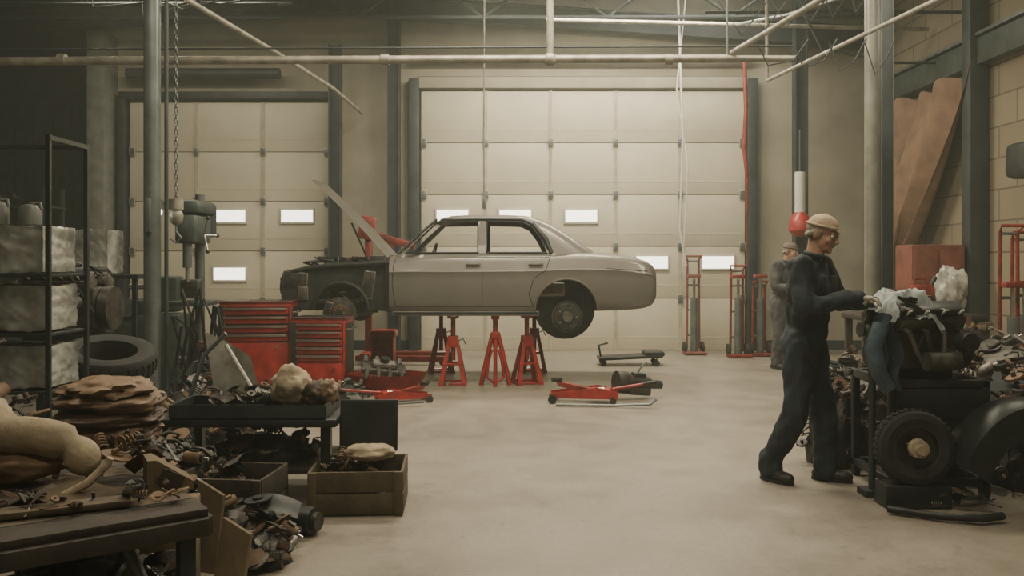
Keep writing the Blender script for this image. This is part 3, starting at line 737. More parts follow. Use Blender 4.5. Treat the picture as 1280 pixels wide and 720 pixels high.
def person(name, loc, yaw, P, suit, capm, headpitch=.35, headyaw=0.0):
    root = bpy.data.objects.new(name, None); root.empty_display_size=.3
    bpy.context.scene.collection.objects.link(root)
    root.location=loc; root.rotation_euler.z=yaw-math.pi/2
    g=lambda k:V(P[k])
    pel=g('pel'); ch=g('chest'); nk=g('neck')
    caps=[]; ells=[]
    mid=(pel+ch)/2
    ells += [(pel+V((0,-.015,0)),(.180,.14,.15),(0,0,0)),(mid,(.172,.135,.16),(0,0,0)),(ch,(.20,.145,.18),(0,0,0)),(ch+V((0,.0,.12)),(.185,.11,.09),(0,0,0)),(pel+V((0,-.05,-.06)),(.155,.10,.11),(0,0,0))]
    caps += [(pel,.13,ch,.13),(ch,.12,nk-V((0,0,.03)),.062),(nk-V((0,0,.04)),.068,nk,.062)]
    for s_ in ('R','L'):
        sg = 1 if s_=='R' else -1
        sh=g('sh'+s_); el=g('el'+s_); wr_=g('wr'+s_); hp=pel+V((sg*.092,0,-.04)); kn=g('kn'+s_); an=g('an'+s_)
        caps += [(ch+V((sg*.06,0,.12)),.07,sh,.078),(sh,.076,el,.060),(el,.060,el.lerp(wr_,.92),.046),(el.lerp(wr_,.85),.049,wr_,.045)]
        caps += [(hp,.110,kn,.084),(kn,.084,kn.lerp(an,.35),.080),(kn.lerp(an,.35),.080,an+V((0,0,.02)),.072),(an+V((0,0,.05)),.076,an+V((0,.01,-.025)),.078)]
    fused('coverall',caps,ells,.010,suit,5,.022,root)
    b=B('collar'); 
    b.tube([nk+V((.068*math.cos(a),.062*math.sin(a)+.005,.0-.02*math.sin(a))) for a in [2*math.pi*k/24 for k in range(24)]],.014,suit,8,closed=True)
    b.box(ch+V((.09,.137,.03)),(.1,.014,.11),suit,bev=.005); b.box(ch+V((-.09,.137,.03)),(.1,.014,.11),suit,bev=.005)
    o=b.done(keep=True); o.parent=root
    for s_ in ('R','L'):
        sg = 1 if s_=='R' else -1; an=g('an'+s_); ty=P.get('toe'+s_,0); rot=Matrix.Rotation(ty,4,'Z')
        f0=lambda v: V((an.x,an.y,0))+(rot@V(v))
        fused('boot_'+s_,[(f0((0,0,.10)),.052,f0((0,-.01,.05)),.048),(f0((0,-.04,.042)),.042,f0((0,.07,.042)),.042),(f0((0,.06,.042)),.044,f0((sg*.012,.15,.037)),.037)],[(f0((sg*.005,.11,.04)),(.048,.075,.04),(0,0,ty))],.008,boot_m,4,0,root)
        b=B('boot_sole'); pts=[]
        for k in range(20):
            a=2*math.pi*k/20; pts.append(f0((sg*.006+.046*math.cos(a),.05+.135*math.sin(a),.0)))
        b.prism(pts,(0,0,.022),black_m); o=b.done(keep=True); o.parent=root
    for s_ in ('R','L'):
        sg = 1 if s_=='R' else -1
        d=g('hd'+s_); n=V(P['pn'+s_])
        fused('hand_'+s_, [(g('wr'+s_)-d.normalized()*.05,.032,g('wr'+s_)+d.normalized()*.01,.027)]+hand_caps(g('wr'+s_),d,n,sg,.5),[],.0035,P.get('handm',glove_m),2,0,root)
    H = Matrix.Translation(g('head')) @ Matrix.Rotation(headyaw,4,'Z') @ Matrix.Rotation(-headpitch,4,'X')
    hc=[((0,.096,.006),.008,(0,.116,-.028),.014),((-.034,.084,.024),.011,(.034,.084,.024),.011),((-.018,.096,-.063),.007,(.018,.096,-.063),.007),((0,.085,-.105),.016,(0,.08,-.1),.02),((.0,-.02,-.06),.056,tuple(H.inverted()@nk),.060),((-.01,.114,-.03),.009,(.01,.114,-.03),.009)]
    he=[((0,-.012,.035),(.077,.098,.085),(0,0,0)),((0,.03,-.035),(.062,.068,.085),(0,0,0)),((0,.045,-.08),(.047,.05,.04),(0,0,0)),((.034,.068,-.03),(.024,.022,.024),(0,0,0)),((-.034,.068,-.03),(.024,.022,.024),(0,0,0)),((.079,-.005,-.012),(.010,.02,.032),(0,.15,.3)),((-.079,-.005,-.012),(.010,.02,.032),(0,-.15,-.3))]
    fused('head',hc,he,.004,skin_m,3,0,root,H)
    b=B('face_details'); b.T=H
    for sg in (-1,1):
        b.sph((sg*.030,.088,.004),.0125,eye_m,seg=12); b.sph((sg*.030,.098,.003),.006,iris_m,seg=10)
        b.tube([(sg*.016,.100,.022),(sg*.03,.100,.027),(sg*.046,.088,.022)],.004,hair_m,6)
        b.tube([(sg*.018,.099,.009),(sg*.03,.102,.012),(sg*.043,.092,.008)],.0025,skin_m,6)
    b.tube([(-.022,.098,-.064),(0,.104,-.062),(.022,.098,-.064)],.0035,lip_m,6)
    b.tube([(-.026,.098,-.052),(0,.108,-.047),(.026,.098,-.052)],.006,hair_m,6)
    b.T=Matrix(); o=b.done(keep=True); o.parent=root
    fused('hair',[((-.074,-.01,.01),.016,(-.07,-.06,-.03),.02),((.074,-.01,.01),.016,(.07,-.06,-.03),.02),((-.06,-.065,-.03),.025,(.06,-.065,-.03),.025),((-.072,.02,.015),.010,(-.074,.018,-.02),.006),((.072,.02,.015),.010,(.074,.018,-.02),.006)],[((0,-.03,.03),(.079,.088,.075),(0,0,0))],.005,hair_m,3,.003,root,H,(60,60,30))
    b=B('cap'); b.T=H@Matrix.Translation((0,-.012,.048))@Matrix.Rotation(.08,4,'X')
    pr=[]
    for k in range(9):
        a=k/8*math.pi/2; pr.append((math.cos(a),math.sin(a)))
    nseg=32; i=b.mi(capm); rr=[]
    for c_,s_ in pr[:-1]:
        rr.append([b.bm.verts.new(b.T@V((.085*c_*math.cos(2*math.pi*k/nseg),.106*c_*math.sin(2*math.pi*k/nseg),.080*s_))) for k in range(nseg)])
    for A,C in zip(rr,rr[1:]):
        for k in range(nseg): b.bm.faces.new((A[k],A[(k+1)%nseg],C[(k+1)%nseg],C[k])).material_index=i
    b.bm.faces.new(rr[-1])
    b.tube([(.086*math.cos(2*math.pi*k/32),.107*math.sin(2*math.pi*k/32),.004) for k in range(32)],.008,capm,8,closed=True)
    b.sheet(lambda u,v:(.074*math.sin((u-.5)*2.6)*(1-.1*v),(.095*math.cos((u-.5)*2.2))+.048*v*math.cos((u-.5)*2.4),.006-.008*v-.02*abs(u-.5)*2*abs(u-.5)),14,5,capm,.004)
    b.sph((0,0,.081),.008,capm,seg=10)
    b.T=Matrix(); o=b.done(keep=True); o.parent=root
    return root

pose1 = dict(pel=(0,.01,.95),chest=(0,.035,1.31),neck=(0,.075,1.535),head=(0,.125,1.68),
  shR=(.19,.04,1.465),elR=(.27,.11,1.20),wrR=(.10,.385,1.26),hdR=(-.35,.85,-.05),pnR=(0,-.2,-1),
  shL=(-.19,.05,1.465),elL=(-.26,.15,1.21),wrL=(-.13,.42,1.22),hdL=(.15,.9,-.1),pnL=(0,-.2,-1),
  knR=(.13,-.01,.50),anR=(.13,-.18,.10),knL=(-.11,.09,.51),anL=(-.10,.10,.10),toeR=-.25,toeL=.15)
person('mechanic',(1.985,5.98,0),math.atan2(-.62,.78),pose1,navy_m,cap_m,.34,-.1)
pose2 = dict(pel=(0,0,.93),chest=(0,.04,1.27),neck=(0,.09,1.49),head=(0,.14,1.62),
  shR=(.185,.05,1.42),elR=(.25,.08,1.14),wrR=(.14,.33,1.10),hdR=(-.3,.85,-.1),pnR=(0,-.2,-1),
  shL=(-.185,.05,1.42),elL=(-.25,.1,1.15),wrL=(-.12,.36,1.12),hdL=(.2,.9,-.1),pnL=(0,-.2,-1),
  knR=(.11,.03,.50),anR=(.12,-.02,.10),knL=(-.11,.04,.50),anL=(-.12,.0,.10),toeR=-.2,toeL=.2)
person('mechanic',(3.74,12.2,0),math.atan2(-.75,.6),pose2,navy2_m,M('dark_cap',(.14,.11,.09),.9),.2,0)

# ---------------------------------------------------------------- RIGHT WORK AREA
b = B('engine_stand')
for x in (2.40,2.98):
    for y in (5.55,6.15): b.box((x,y,.38),(.05,.05,.72),blackS_m,bev=.005)
for z in (.10,.72):
    for y in (5.55,6.15): b.box((2.69,y,z),(.62,.05,.05),blackS_m,bev=.005)
    for x in (2.40,2.98): b.box((x,5.85,z),(.05,.64,.05),blackS_m,bev=.005)
b.box((2.69,5.85,.70),(.62,.6,.03),blackS_m); b.box((2.83,5.87,.42),(.26,.5,.5),blackS_m,bev=.02)
for x in (2.40,2.98):
    for y in (5.55,6.15): b.cyl((x-.02,y,.04),(x+.02,y,.04),.04,black_m)
b.cyl((2.30,5.62,.0),(2.30,5.62,1.05),.022,steel_d); b.box((2.30,5.62,.02),(.14,.14,.04),steel_d)
b.box((2.69,5.52,.60),(.56,.02,.18),black_m,bev=.006)
b.done()
b = B('engine_block'); b.T = Matrix.Translation((2.66,5.85,.76)) @ Matrix.Rotation(.15,4,'Z'); engine(b,1.0); b.T=Matrix(); b.done()
b = B('work_cloth')
def drape(u,v):
    x=2.37+.40*u; y=5.60+.36*v
    e=max(0,abs(u-.5)*2-.5)*.26+max(0,abs(v-.5)*2-.45)*.30
    k=V((u*3,v*3,3))
    return (x+.03*noise.noise(V((u*5,v*5,1))), y+.03*noise.noise(V((u*5,v*5,8))), 1.29-e+.05*noise.noise(k)+.03*abs(noise.noise(V((u*7,v*5,3))))+.012*noise.noise(V((u*16,v*12,3))))
b.sheet(drape,44,44,cloth_m); b.done(smooth=70)
b = B('denim_jacket')
b.sheet(lambda u,v:(2.26+.15*u+.02*math.sin(v*9+u*4),5.50+.04*math.sin(u*9+v*3)-.03*v,1.14-.42*v+.03*math.sin(u*5)),16,24,denim_m,.02)
b.tube([(2.30,5.48,1.10),(2.24,5.46,.95),(2.27,5.44,.80),(2.33,5.45,.70)],[.05,.055,.05,.045],denim_m,12); b.done()
def tyre(b,c,axis,Ro,w,ri=None,rim=True,rimm=None):
    ri = ri or Ro*.6; h=w/2
    b.lathe([(ri,-h*.8),(Ro*.80,-h),(Ro*.95,-h*.85),(Ro,-h*.55),(Ro,h*.55),(Ro*.95,h*.85),(Ro*.80,h),(ri,h*.8),(ri*.97,0),(ri,-h*.8)],c,axis,rubber_m,48)
    n=36; m=Matrix.Translation(c)@align(axis); T0=b.T.copy()
    for k in range(n):
        b.T=T0@m@Matrix.Rotation(2*math.pi*k/n,4,'Z'); b.box((Ro+.002,0,h*.3),(.012,Ro*.09,h*.42),rubber_m,rot=(.35,0,0)); b.box((Ro+.002,0,-h*.3),(.012,Ro*.09,h*.42),rubber_m,rot=(-.35,0,0))
    b.T=T0
    if rim:
        rm=rimm or iron_m
        b.lathe([(ri,h*.8),(ri*.93,h*.75),(ri*.88,h*.2),(ri*.45,h*.1),(ri*.4,h*.45),(ri*.15,h*.5),(0,h*.5)],c,axis,rm,32)
        b.lathe([(ri,-h*.8),(ri*.9,-h*.7),(ri*.85,-h*.2),(0,-h*.2)],c,axis,rm,32)
        d=V(axis).normalized(); o1=d.orthogonal().normalized(); o2=d.cross(o1)
        for k in range(5):
            a=2*math.pi*k/5; p=V(c)+(o1*math.cos(a)+o2*math.sin(a))*ri*.40
            b.cyl(p+d*h*.1,p+d*h*.45,ri*.05,alu_m,seg=8)
b = B('car_wheel'); tyre(b,(2.45,5.36,.36),(-.10,-1,.04),.225,.15); b.box((2.45,5.38,.07),(.4,.18,.14),blackS_m,bev=.01)
b.lathe([(.0,.06),(.03,.06),(.032,.02),(.055,.015),(.06,-.03)],(2.445,5.28,.365),(-.10,-1,.04),cream_m,24); b.done()
fs_m = M('fender_slate',(.05,.060,.060),.35,.3,var=.3)
b = B('car_fender')
def fen(u,v):
    a=math.pi*(.04+.80*u); Rr=.52+.10*math.sin(u*3)
    return (3.05+Rr*math.cos(a)*.85, 5.15+.34*v-.05*math.sin(a), .02+Rr*math.sin(a)*1.06*(1-.10*(v-.6)**2*4) )
b.sheet(fen,30,10,fs_m,.012)
def fen2(u,v):
    a=math.pi*(.04+.80*u); Rr=.52+.10*math.sin(u*3)-.17*v
    return (3.05+Rr*math.cos(a)*.85, 5.15-.05*math.sin(a)-.01*v, .02+Rr*math.sin(a)*1.02)
b.sheet(fen2,30,4,fs_m,.01)
b.done()
b = B('exhaust_pipe'); b.tube([(2.22,5.2,.03),(2.45,5.05,.03),(2.65,4.98,.035),(2.80,5.02,.04)],.022,black_m,12); b.done()
RICH = DARK+[brown_m,rust_m,iron_m,leather_m]
pile('scrap_parts_pile',(3.02,6.35,0),.32,.4,.55,40,.05,.11)
pile('scrap_parts_pile',(2.42,6.5,0),.28,.25,.80,34,.05,.10)
pile('scrap_parts_pile',(3.9,7.0,0),.75,.7,.85,150,.06,.16,mats=RICH)
pile('scrap_parts_pile',(4.6,8.6,0),1.0,.8,.88,150,.07,.18,mats=RICH)
pile('scrap_parts_pile',(3.60,5.95,0),.5,.5,.76,100,.06,.14,mats=RICH)
pile('scrap_parts_pile',(2.68,5.22,0),.22,.12,.14,14,.03,.05,base=False)
pile('scrap_parts_pile',(3.1,7.9,0),.45,.5,.72,60,.06,.13,mats=RICH)
pile('scrap_parts_pile',(5.1,10.6,0),.5,.4,.75,60,.07,.15,mats=DARK+[brown_m,redD_m])
pile('scrap_parts_pile',(3.42,5.0,0),.25,.22,.26,28,.05,.09)
b = B('workbench'); b.box((4.55,10.0,.86),(1.4,.6,.06),woodD_m,bev=.01)
for x in (3.92,5.18):
    for y in (9.75,10.25): b.box((x,y,.42),(.07,.07,.83),woodD_m)
b.box((4.55,10.0,.3),(1.3,.5,.03),woodD_m); b.done()
b = B('plastic_sheet')
b.blob((4.95,9.95,1.15),(.17,.14,.28),M('clear_wrap',(.40,.40,.36),.3,var=.3,bump=.5,bscale=10),.35,2.0,seed=9); b.done(smooth=50)
b = B('fuel_can'); b.box((4.62,9.95,1.05),(.26,.16,.34),redD_m,bev=.03); b.tube([(4.53,9.95,1.22),(4.55,9.95,1.29),(4.67,9.95,1.29),(4.71,9.95,1.22)],.014,redD_m,8); b.cyl((4.73,9.95,1.19),(4.79,9.95,1.31),.025,black_m); b.done()
b = B('machine_vise'); b.box((4.1,9.95,.95),(.3,.16,.12),steel_g,bev=.02); b.box((4.02,9.95,1.06),(.08,.18,.12),steel_g,bev=.01); b.box((4.2,9.95,1.06),(.08,.18,.12),steel_g,bev=.01); b.cyl((4.2,9.95,.98),(4.4,9.95,.98),.02,chrome_m); b.cyl((4.4,9.86,.98),(4.4,10.04,.98),.01,chrome_m); b.done()

# ---------------------------------------------------------------- LEFT WORK AREA
b = B('storage_rack')
for x in (-4.25,-2.95):
    for y in (5.6,6.1): b.box((x,y,1.15),(.028,.028,2.3),blackS_m)
for z in (.28,.65,1.02,1.40):
    b.box((-3.6,5.85,z),(1.30,.5,.02),blackS_m,bev=.004)
b.box((-3.6,6.1,2.28),(1.32,.03,.03),blackS_m); b.box((-2.95,5.85,2.28),(.03,.5,.03),blackS_m)
b.done()
def wrapped_box(c,size,seed):
    b = B('wrapped_box')
    bmesh.ops.create_cube(b.bm,size=1); bmesh.ops.subdivide_edges(b.bm,edges=b.bm.edges[:],cuts=20,use_grid_fill=True)
    for v in b.bm.verts:
        n = noise.noise(V((v.co.x*3,v.co.y*3,v.co.z*6))+V((seed,0,0)))*.012+abs(noise.noise(V((v.co.x*10+v.co.z*6,v.co.y*9,v.co.z*4))+V((seed,4,0))))*.016
        v.co = V((v.co.x*size[0],v.co.y*size[1],v.co.z*size[2]))*(1-.02)+v.co.normalized()*n+V(c)
    b.mi(white_m)
    b.done(smooth=50)
wrapped_box((-3.25,5.84,1.57),(.50,.42,.30),1); wrapped_box((-3.85,5.84,1.57),(.6,.42,.30),2)
wrapped_box((-3.22,5.86,1.19),(.46,.4,.29),3); wrapped_box((-3.2,5.86,.81),(.44,.4,.27),4)
wrapped_box((-3.78,5.86,.82),(.6,.4,.29),5); wrapped_box((-3.8,5.86,.455),(.6,.4,.29),6)
b = B('plastic_bin'); b.prism([(-4.1,5.62,1.035),(-3.56,5.62,1.035),(-3.48,5.62,1.28),(-4.15,5.62,1.34)],(0,.4,0),black_m); b.done()
def jug(c,r,h,mat):
    b=B('plastic_jug'); b.lathe([(0,0),(r,0),(r,h*.7),(r*.8,h*.85),(r*.3,h*.9),(r*.3,h),(0,h)],c,(0,0,1),mat,24)
    b.tube([V(c)+V((r*.3,0,h*.92)),V(c)+V((r*.9,0,h*.95)),V(c)+V((r*1.0,0,h*.7))],.012,mat,8); b.done()
jug((-3.62,5.8,1.735),.055,.20,M('jug_white',(.30,.29,.24),.4)); jug((-3.38,5.8,1.735),.06,.17,M('jug_grey',(.10,.11,.10),.4))
jug((-3.20,5.85,1.735),.07,.15,M('jug_grey',(.10,.11,.10),.4))
b = B('side_table'); b.box((-3.95,8.6,1.34),(.8,.5,.04),blackS_m)
for x in (-4.3,-3.6):
    for y in (8.4,8.8): b.box((x,y,.66),(.04,.04,1.32),blackS_m)
b.box((-3.95,8.6,.5),(.75,.45,.03),blackS_m); b.done()
wrapped_box((-4.02,8.55,1.58),(.34,.34,.42),7); wrapped_box((-4.42,8.55,1.56),(.28,.34,.38),8)
b = B('engine_block'); b.T = Matrix.Translation((-3.62,7.2,.92)); engine(b,1.1); b.T=Matrix(); b.done()
b = B('engine_stand')
for x in (-3.85,-3.4):
    b.box((x,7.2,.45),(.06,.06,.86),blackS_m,bev=.005); b.box((x,7.2,.05),(.06,.8,.06),blackS_m,bev=.005)
b.box((-3.62,7.2,.88),(.55,.4,.05),blackS_m,bev=.005); b.box((-3.62,7.2,.3),(.5,.05,.05),blackS_m); b.done()
for (x,y,z,ax) in ((-2.98,6.5,.76,(.15,-.25,1)),(-3.0,6.5,.52,(0,0,1)),(-2.97,6.48,.31,(0,0,1)),(-3.0,6.5,.10,(0,0,1))):
    b = B('car_tyre'); tyre(b,(x,y,z),ax,.33,.2,rim=False); b.done()
b = B('drill_press')
b.box((-3.35,9.3,.04),(.5,.6,.08),green_m,bev=.02); b.cyl((-3.35,9.45,.08),(-3.35,9.45,2.2),.05,steel_g,seg=24); b.box((-3.35,9.2,1.05),(.42,.4,.05),steel_d,bev=.01)
b.box((-3.35,9.25,1.82),(.22,.5,.30),green_m,bev=.04); b.box((-3.35,9.3,2.05),(.28,.6,.14),green_m,bev=.05); b.cyl((-3.35,9.08,1.42),(-3.35,9.08,1.70),.045,steel_g); b.cyl((-3.35,9.08,1.27),(-3.35,9.08,1.42),.02,chrome_m)
b.cyl((-3.35,9.6,1.75),(-3.35,9.6,2.05),.12,steel_d,seg=24)
for k in range(3):
    a=k*2.09; b.cyl((-3.20,9.15,1.76),(-3.13,9.15+.2*math.cos(a),1.76+.2*math.sin(a)),.01,chrome_m,seg=8); b.sph((-3.13,9.15+.2*math.cos(a),1.76+.2*math.sin(a)),.022,black_m,seg=10)
b.box((-3.35,9.2,1.2),(.2,.14,.2),iron_m,bev=.02); b.done()
b = B('lathe_machine')
b.box((-4.4,9.9,.45),(1.5,.5,.9),green_m,bev=.03); b.box((-4.95,9.9,1.2),(.45,.45,.6),green_m,bev=.05); b.cyl((-4.72,9.9,1.2),(-4.6,9.9,1.2),.14,steel_g,seg=28); b.box((-4.2,9.9,.98),(.4,.4,.16),steel_d,bev=.02); b.box((-3.85,9.9,1.12),(.25,.25,.4),green_m,bev=.04); b.cyl((-3.98,9.9,1.2),(-4.3,9.9,1.2),.03,chrome_m)
b.cyl((-4.2,9.65,.98),(-4.2,9.6,.98),.1,steel_g,seg=24); b.done()
b = B('chain_hoist')
n=70
for k in range(n):
    z=5.9-k*.055
    b.tube([(-3.32+(.016*math.cos(a) if k%2 else 0),8.7+(0 if k%2 else .016*math.cos(a)),z+.035*math.sin(a)) for a in [2*math.pi*q/8 for q in range(8)]],.006,steel_g,5,closed=True)
b.cyl((-3.32,8.7,2.0),(-3.32,8.7,2.1),.07,pipe_m,seg=20); b.sph((-3.32,8.7,1.93),(.07,.06,.09),pipe_m)
b.tube([(-3.32,8.7,1.85),(-3.32,8.7,1.78),(-3.27,8.7,1.72),(-3.32,8.7,1.67),(-3.37,8.7,1.71)],.012,steel_g,8)
b.done()
b = B('hanging_lamp'); b.cyl((-3.47,8.6,2.3),(-3.47,8.6,5.9),.006,black_m,seg=6); b.lathe([(.02,.12),(.05,.1),(.10,.0),(.09,.0),(.02,.09)],(-3.47,8.6,1.99),(0,0,1),steel_d,20)
b.tube([(-3.47,8.6,2.3),(-3.47,8.6,2.10)],.02,black_m,8); b.sph((-3.47,8.6,1.97),.05,tube_m,seg=14); b.done()
b = B('strip_curtain')
for k in range(18):
    x=-9.4+.17*k; b.box((x,15.9+.02*(k%2),2.3),(.15,.008,4.0),M('curtain_dark',(.03,.038,.038),.4,var=.4),rot=(0,0,U(-.2,.2)))
b.box((-8,15.9,4.35),(3.2,.08,.1),steel_d); b.done()
b = B('storage_shelf')
for x in (-8.6,-7.0):
    for y in (13.2,13.7): b.box((x,y,1.3),(.05,.05,2.6),steel_d)
for z in (.3,.95,1.6,2.3): b.box((-7.8,13.45,z),(1.7,.55,.03),steel_d)
b.done()
for z in (2.32,1.62,.97): pile('boxed_parts',(-7.8,13.45,z),.6,.18,.2,12,.08,.14,base=False)
b = B('fluorescent_lamp'); b.box((-7.7,12.3,3.15),(.5,.1,.05),whitep_m); b.cyl((-7.9,12.3,3.11),(-7.5,12.3,3.11),.012,tube_m,seg=8); b.cyl((-7.7,12.3,3.17),(-7.7,12.3,5.9),.008,steel_d,seg=6); b.done()

b = B('low_bench')
b.box((-1.65,5.75,.50),(1.15,.75,.05),blackS_m,bev=.01)
for x in (-2.15,-1.15):
    for y in (5.45,6.05): b.box((x,y,.24),(.06,.06,.48),blackS_m)
b.box((-1.65,5.75,.2),(1.1,.7,.03),woodD_m); b.done()
b = B('metal_tray')
b.box((-1.62,5.6,.54),(.95,.42,.02),black_m)
for dy in (-.21,.21): b.box((-1.62,5.6+dy,.57),(.95,.015,.08),blackS_m,rot=(dy,0,0))
for dx in (-.475,.475): b.box((-1.62+dx,5.6,.57),(.015,.42,.08),blackS_m)
b.done()
b = B('rag_bundle'); b.blob((-1.42,5.65,.69),(.12,.11,.13),cream_m,.28,1.6,seed=2); b.done(smooth=60)
b = B('leather_pouch'); b.blob((-1.24,5.62,.64),(.09,.09,.09),leathD_m,.3,2,seed=5); b.blob((-1.17,5.6,.66),(.07,.07,.08),leather_m,.3,2,seed=6); b.done(smooth=60)
b = B('sheet_metal_panel')
b.sheet(lambda u,v:(-2.15+.32*u+.12*(1-v),6.05+.05*math.sin(u*3)+.1*v,.5+.50*v*(1-.35*u)),10,10,M('pale_panel',(.30,.295,.26),.45,.2,var=.3),.01)
b.tube([(-2.2,5.95,.5),(-2.1,6.0,.85),(-1.95,6.0,1.0)],.015,steel_g,8); b.tube([(-1.7,6.0,.5),(-1.95,6.0,.92)],.015,whitep_m,8); b.done()
pile('scrap_parts_pile',(-2.45,6.9,0),.5,.5,.70,70,.06,.15)
pile('scrap_parts_pile',(-1.75,5.95,.525),.35,.12,.16,24,.05,.08,base=False)
pile('scrap_parts_pile',(-1.66,5.6,.55),.34,.12,.11,22,.04,.06,base=False,kinds=BULK)
pile('scrap_parts_pile',(-1.6,5.7,.22),.40,.25,.22,30,.05,.08,mats=DARK+[brown_m])
pile('scrap_parts_pile',(-3.0,8.7,0),.35,.35,.75,40,.07,.15)
pile('scrap_parts_pile',(-2.2,8.6,0),.35,.35,.25,24,.05,.09)
b = B('wiring_harness')
for k in range(8):
    x=-3.1+.05*k; b.tube([(x,8.1,.5),(x+U(-.1,.1),8.0,.9+U(-.1,.2)),(x+U(0,.15),8.0,1.05+U(-.2,.2)),(x+U(.05,.2),8.0,.8),(x+.15,8.0,.5)],.014,black_m,6)
b.done()
def crate(name,c,size,rot=0,mat=crate_m,h=.26):
    b=B(name); w,d=size
    b.T=Matrix.Translation(c)@Matrix.Rotation(rot,4,'Z')
    b.box((0,0,.012),(w,d,.024),mat)
    for k in range(2):
        z=h*(.27+.5*k)
        for sy in (-1,1): b.box((0,sy*d/2,z),(w,.018,h*.46),mat,bev=.003)
        for sx in (-1,1): b.box((sx*w/2,0,z),(.018,d,h*.46),mat,bev=.003)
    for sx in (-1,1):
        for sy in (-1,1): b.box((sx*(w/2-.02),sy*(d/2+.012),h/2),(.05,.012,h),mat,bev=.003)
    b.T=Matrix(); return b.done()
crate('wooden_crate',(-.93,5.38,0),(.54,.46),.06)
crate('wooden_crate',(-1.60,5.02,0),(.5,.4),-.1,woodD_m,.3)
pile('scrap_parts_pile',(-.98,5.40,.05),.22,.15,.29,36,.05,.08,mats=DARK+[brown_m,leather_m])
pile('scrap_parts_pile',(-1.60,5.02,.05),.20,.15,.34,34,.05,.09,mats=DARK+[brown_m,leather_m],kinds=BULK)
b = B('cloth_bag'); b.blob((-.86,5.30,.345),(.15,.10,.05),cream_m,.2,1.6,seed=11); b.done(smooth=60)
b = B('flat_panel_monitor'); b.box((-.90,5.54,.46),(.36,.03,.32),black_m,rot=(-.12,0,.05),bev=.006); b.box((-.90,5.525,.46),(.33,.012,.29),blackS_m,rot=(-.12,0,.05)); b.box((-.90,5.56,.30),(.05,.04,.12),black_m); b.box((-.90,5.55,.255),(.2,.14,.015),black_m); b.done()
b = B('oil_filter'); b.cyl((-1.22,4.85,.075),(-1.08,4.80,.075),.075,black_m,seg=24); b.cyl((-1.08,4.80,.075),(-1.05,4.79,.075),.05,iron_m,seg=20); b.done()
pile('scrap_parts_pile',(-1.40,4.72,0),.26,.2,.26,30,.05,.10,mats=DARK+[brown_m,leather_m],kinds=BULK)
pile('scrap_parts_pile',(-2.0,5.2,0),.26,.22,.50,36,.06,.12,mats=DARK+[brown_m,leather_m])
pile('scrap_parts_pile',(-1.75,4.5,0),.22,.25,.50,40,.05,.11,mats=DARK+[brown_m,leather_m],kinds=BULK)
b = B('cardboard_sheet')
b.prism([(-1.40,4.12,0),(-1.24,4.05,0),(-1.22,4.1,.22),(-1.37,4.17,.28)],(.01,.012,0),card_m)
b.prism([(-1.56,4.25,0),(-1.42,4.2,0),(-1.40,4.26,.36),(-1.54,4.32,.42)],(.01,.012,0),card_m); b.done()
b = B('cardboard_box'); b.box((-1.62,3.98,.20),(.36,.30,.40),card_m,rot=(0,0,.2),bev=.004)
b.box((-1.54,3.81,.42),(.32,.12,.006),card_m,rot=(.5,0,.2)); b.box((-1.70,4.15,.42),(.32,.12,.006),card_m,rot=(-.6,0,.2)); b.done()
pile('small_parts_pile',(-1.62,3.98,.40),.15,.12,.16,22,.04,.07,base=False,mats=DARK+[brown_m],kinds=BULK)
pile('scrap_parts_pile',(-1.22,4.35,0),.14,.16,.2,18,.04,.08,mats=DARK+[brown_m],kinds=BULK)
b = B('seat_cushion_stack')
b.box((-2.2,4.7,.24),(.6,.5,.46),woodD_m,bev=.01)
for k,(mt,z,r_) in enumerate(((leathD_m,.52,.1),(leather_m,.60,-.15),(leathD_m,.68,.2),(leather_m,.76,0))):
    b.T=Matrix.Translation((-2.17+.02*k,4.65,z))@Matrix.Rotation(r_,4,'Z')
    b.blob((0,0,0),(.29-.01*k,.25,.066),mt,.22,1.7,seed=40+k)
    b.tube([(.27*math.cos(a)*(1 if abs(math.cos(a))<.7 else .98),.23*math.sin(a),.01*math.sin(3*a)) for a in [2*math.pi*q/24 for q in range(24)]],.010,leathD_m,8,closed=True)
b.T=Matrix(); b.blob((-2.10,4.6,.83),(.21,.18,.06),leather_m,.35,1.8,seed=3); b.done(smooth=60)
# front work table, turned toward the room
b = B('work_table')
TT = Matrix.Translation((-1.04,3.02,0))@Matrix.Rotation(math.radians(36),4,'Z')
b.T = TT
for k in range(6): b.box((-.8,.085+.17*k,.63),(1.6,.164,.035),wood_m if k in(1,4) else woodD_m,bev=.004)
b.box((-.8,-.01,.59),(1.6,.03,.06),woodD_m,bev=.004); b.box((.0,.5,.59),(.03,1.0,.06),woodD_m,bev=.004)
for x in (-1.5,-.06):
    for y in (.06,.95): b.box((x,y,.3),(.055,.055,.6),steel_d,bev=.004)
b.box((-.8,.5,.16),(1.5,.9,.025),woodD_m)
b.cyl((-.25,.3,.61),(-.05,-.05,.0),.022,steel_g); b.T=Matrix(); b.done()
b = B('seat_bolster')
def bol(t):
    a=-.3+t*2.6
    return V((-1.88+.24*math.cos(a), 3.36-.05*t, .74+.10*math.sin(a)))
pts=[bol(k/18) for k in range(19)]
b.tube(pts,[.035+.035*math.sin(math.pi*min(1,(k+2)/9) if k<7 else math.pi/2)*(1 if k<14 else 1-.10*(k-13)) for k in range(19)],cream_m,18)
b.blob((-1.92,3.36,.72),(.20,.12,.07),leather_m,.2,1.5,seed=21)
b.blob((-2.08,3.45,.86),(.13,.13,.10),cream_m,.2,1.5,seed=22); b.done(smooth=60)
b = B('wooden_frame_block')
b.T=Matrix.Translation((-1.28,3.28,.65))@Matrix.Rotation(.5,4,'Z')
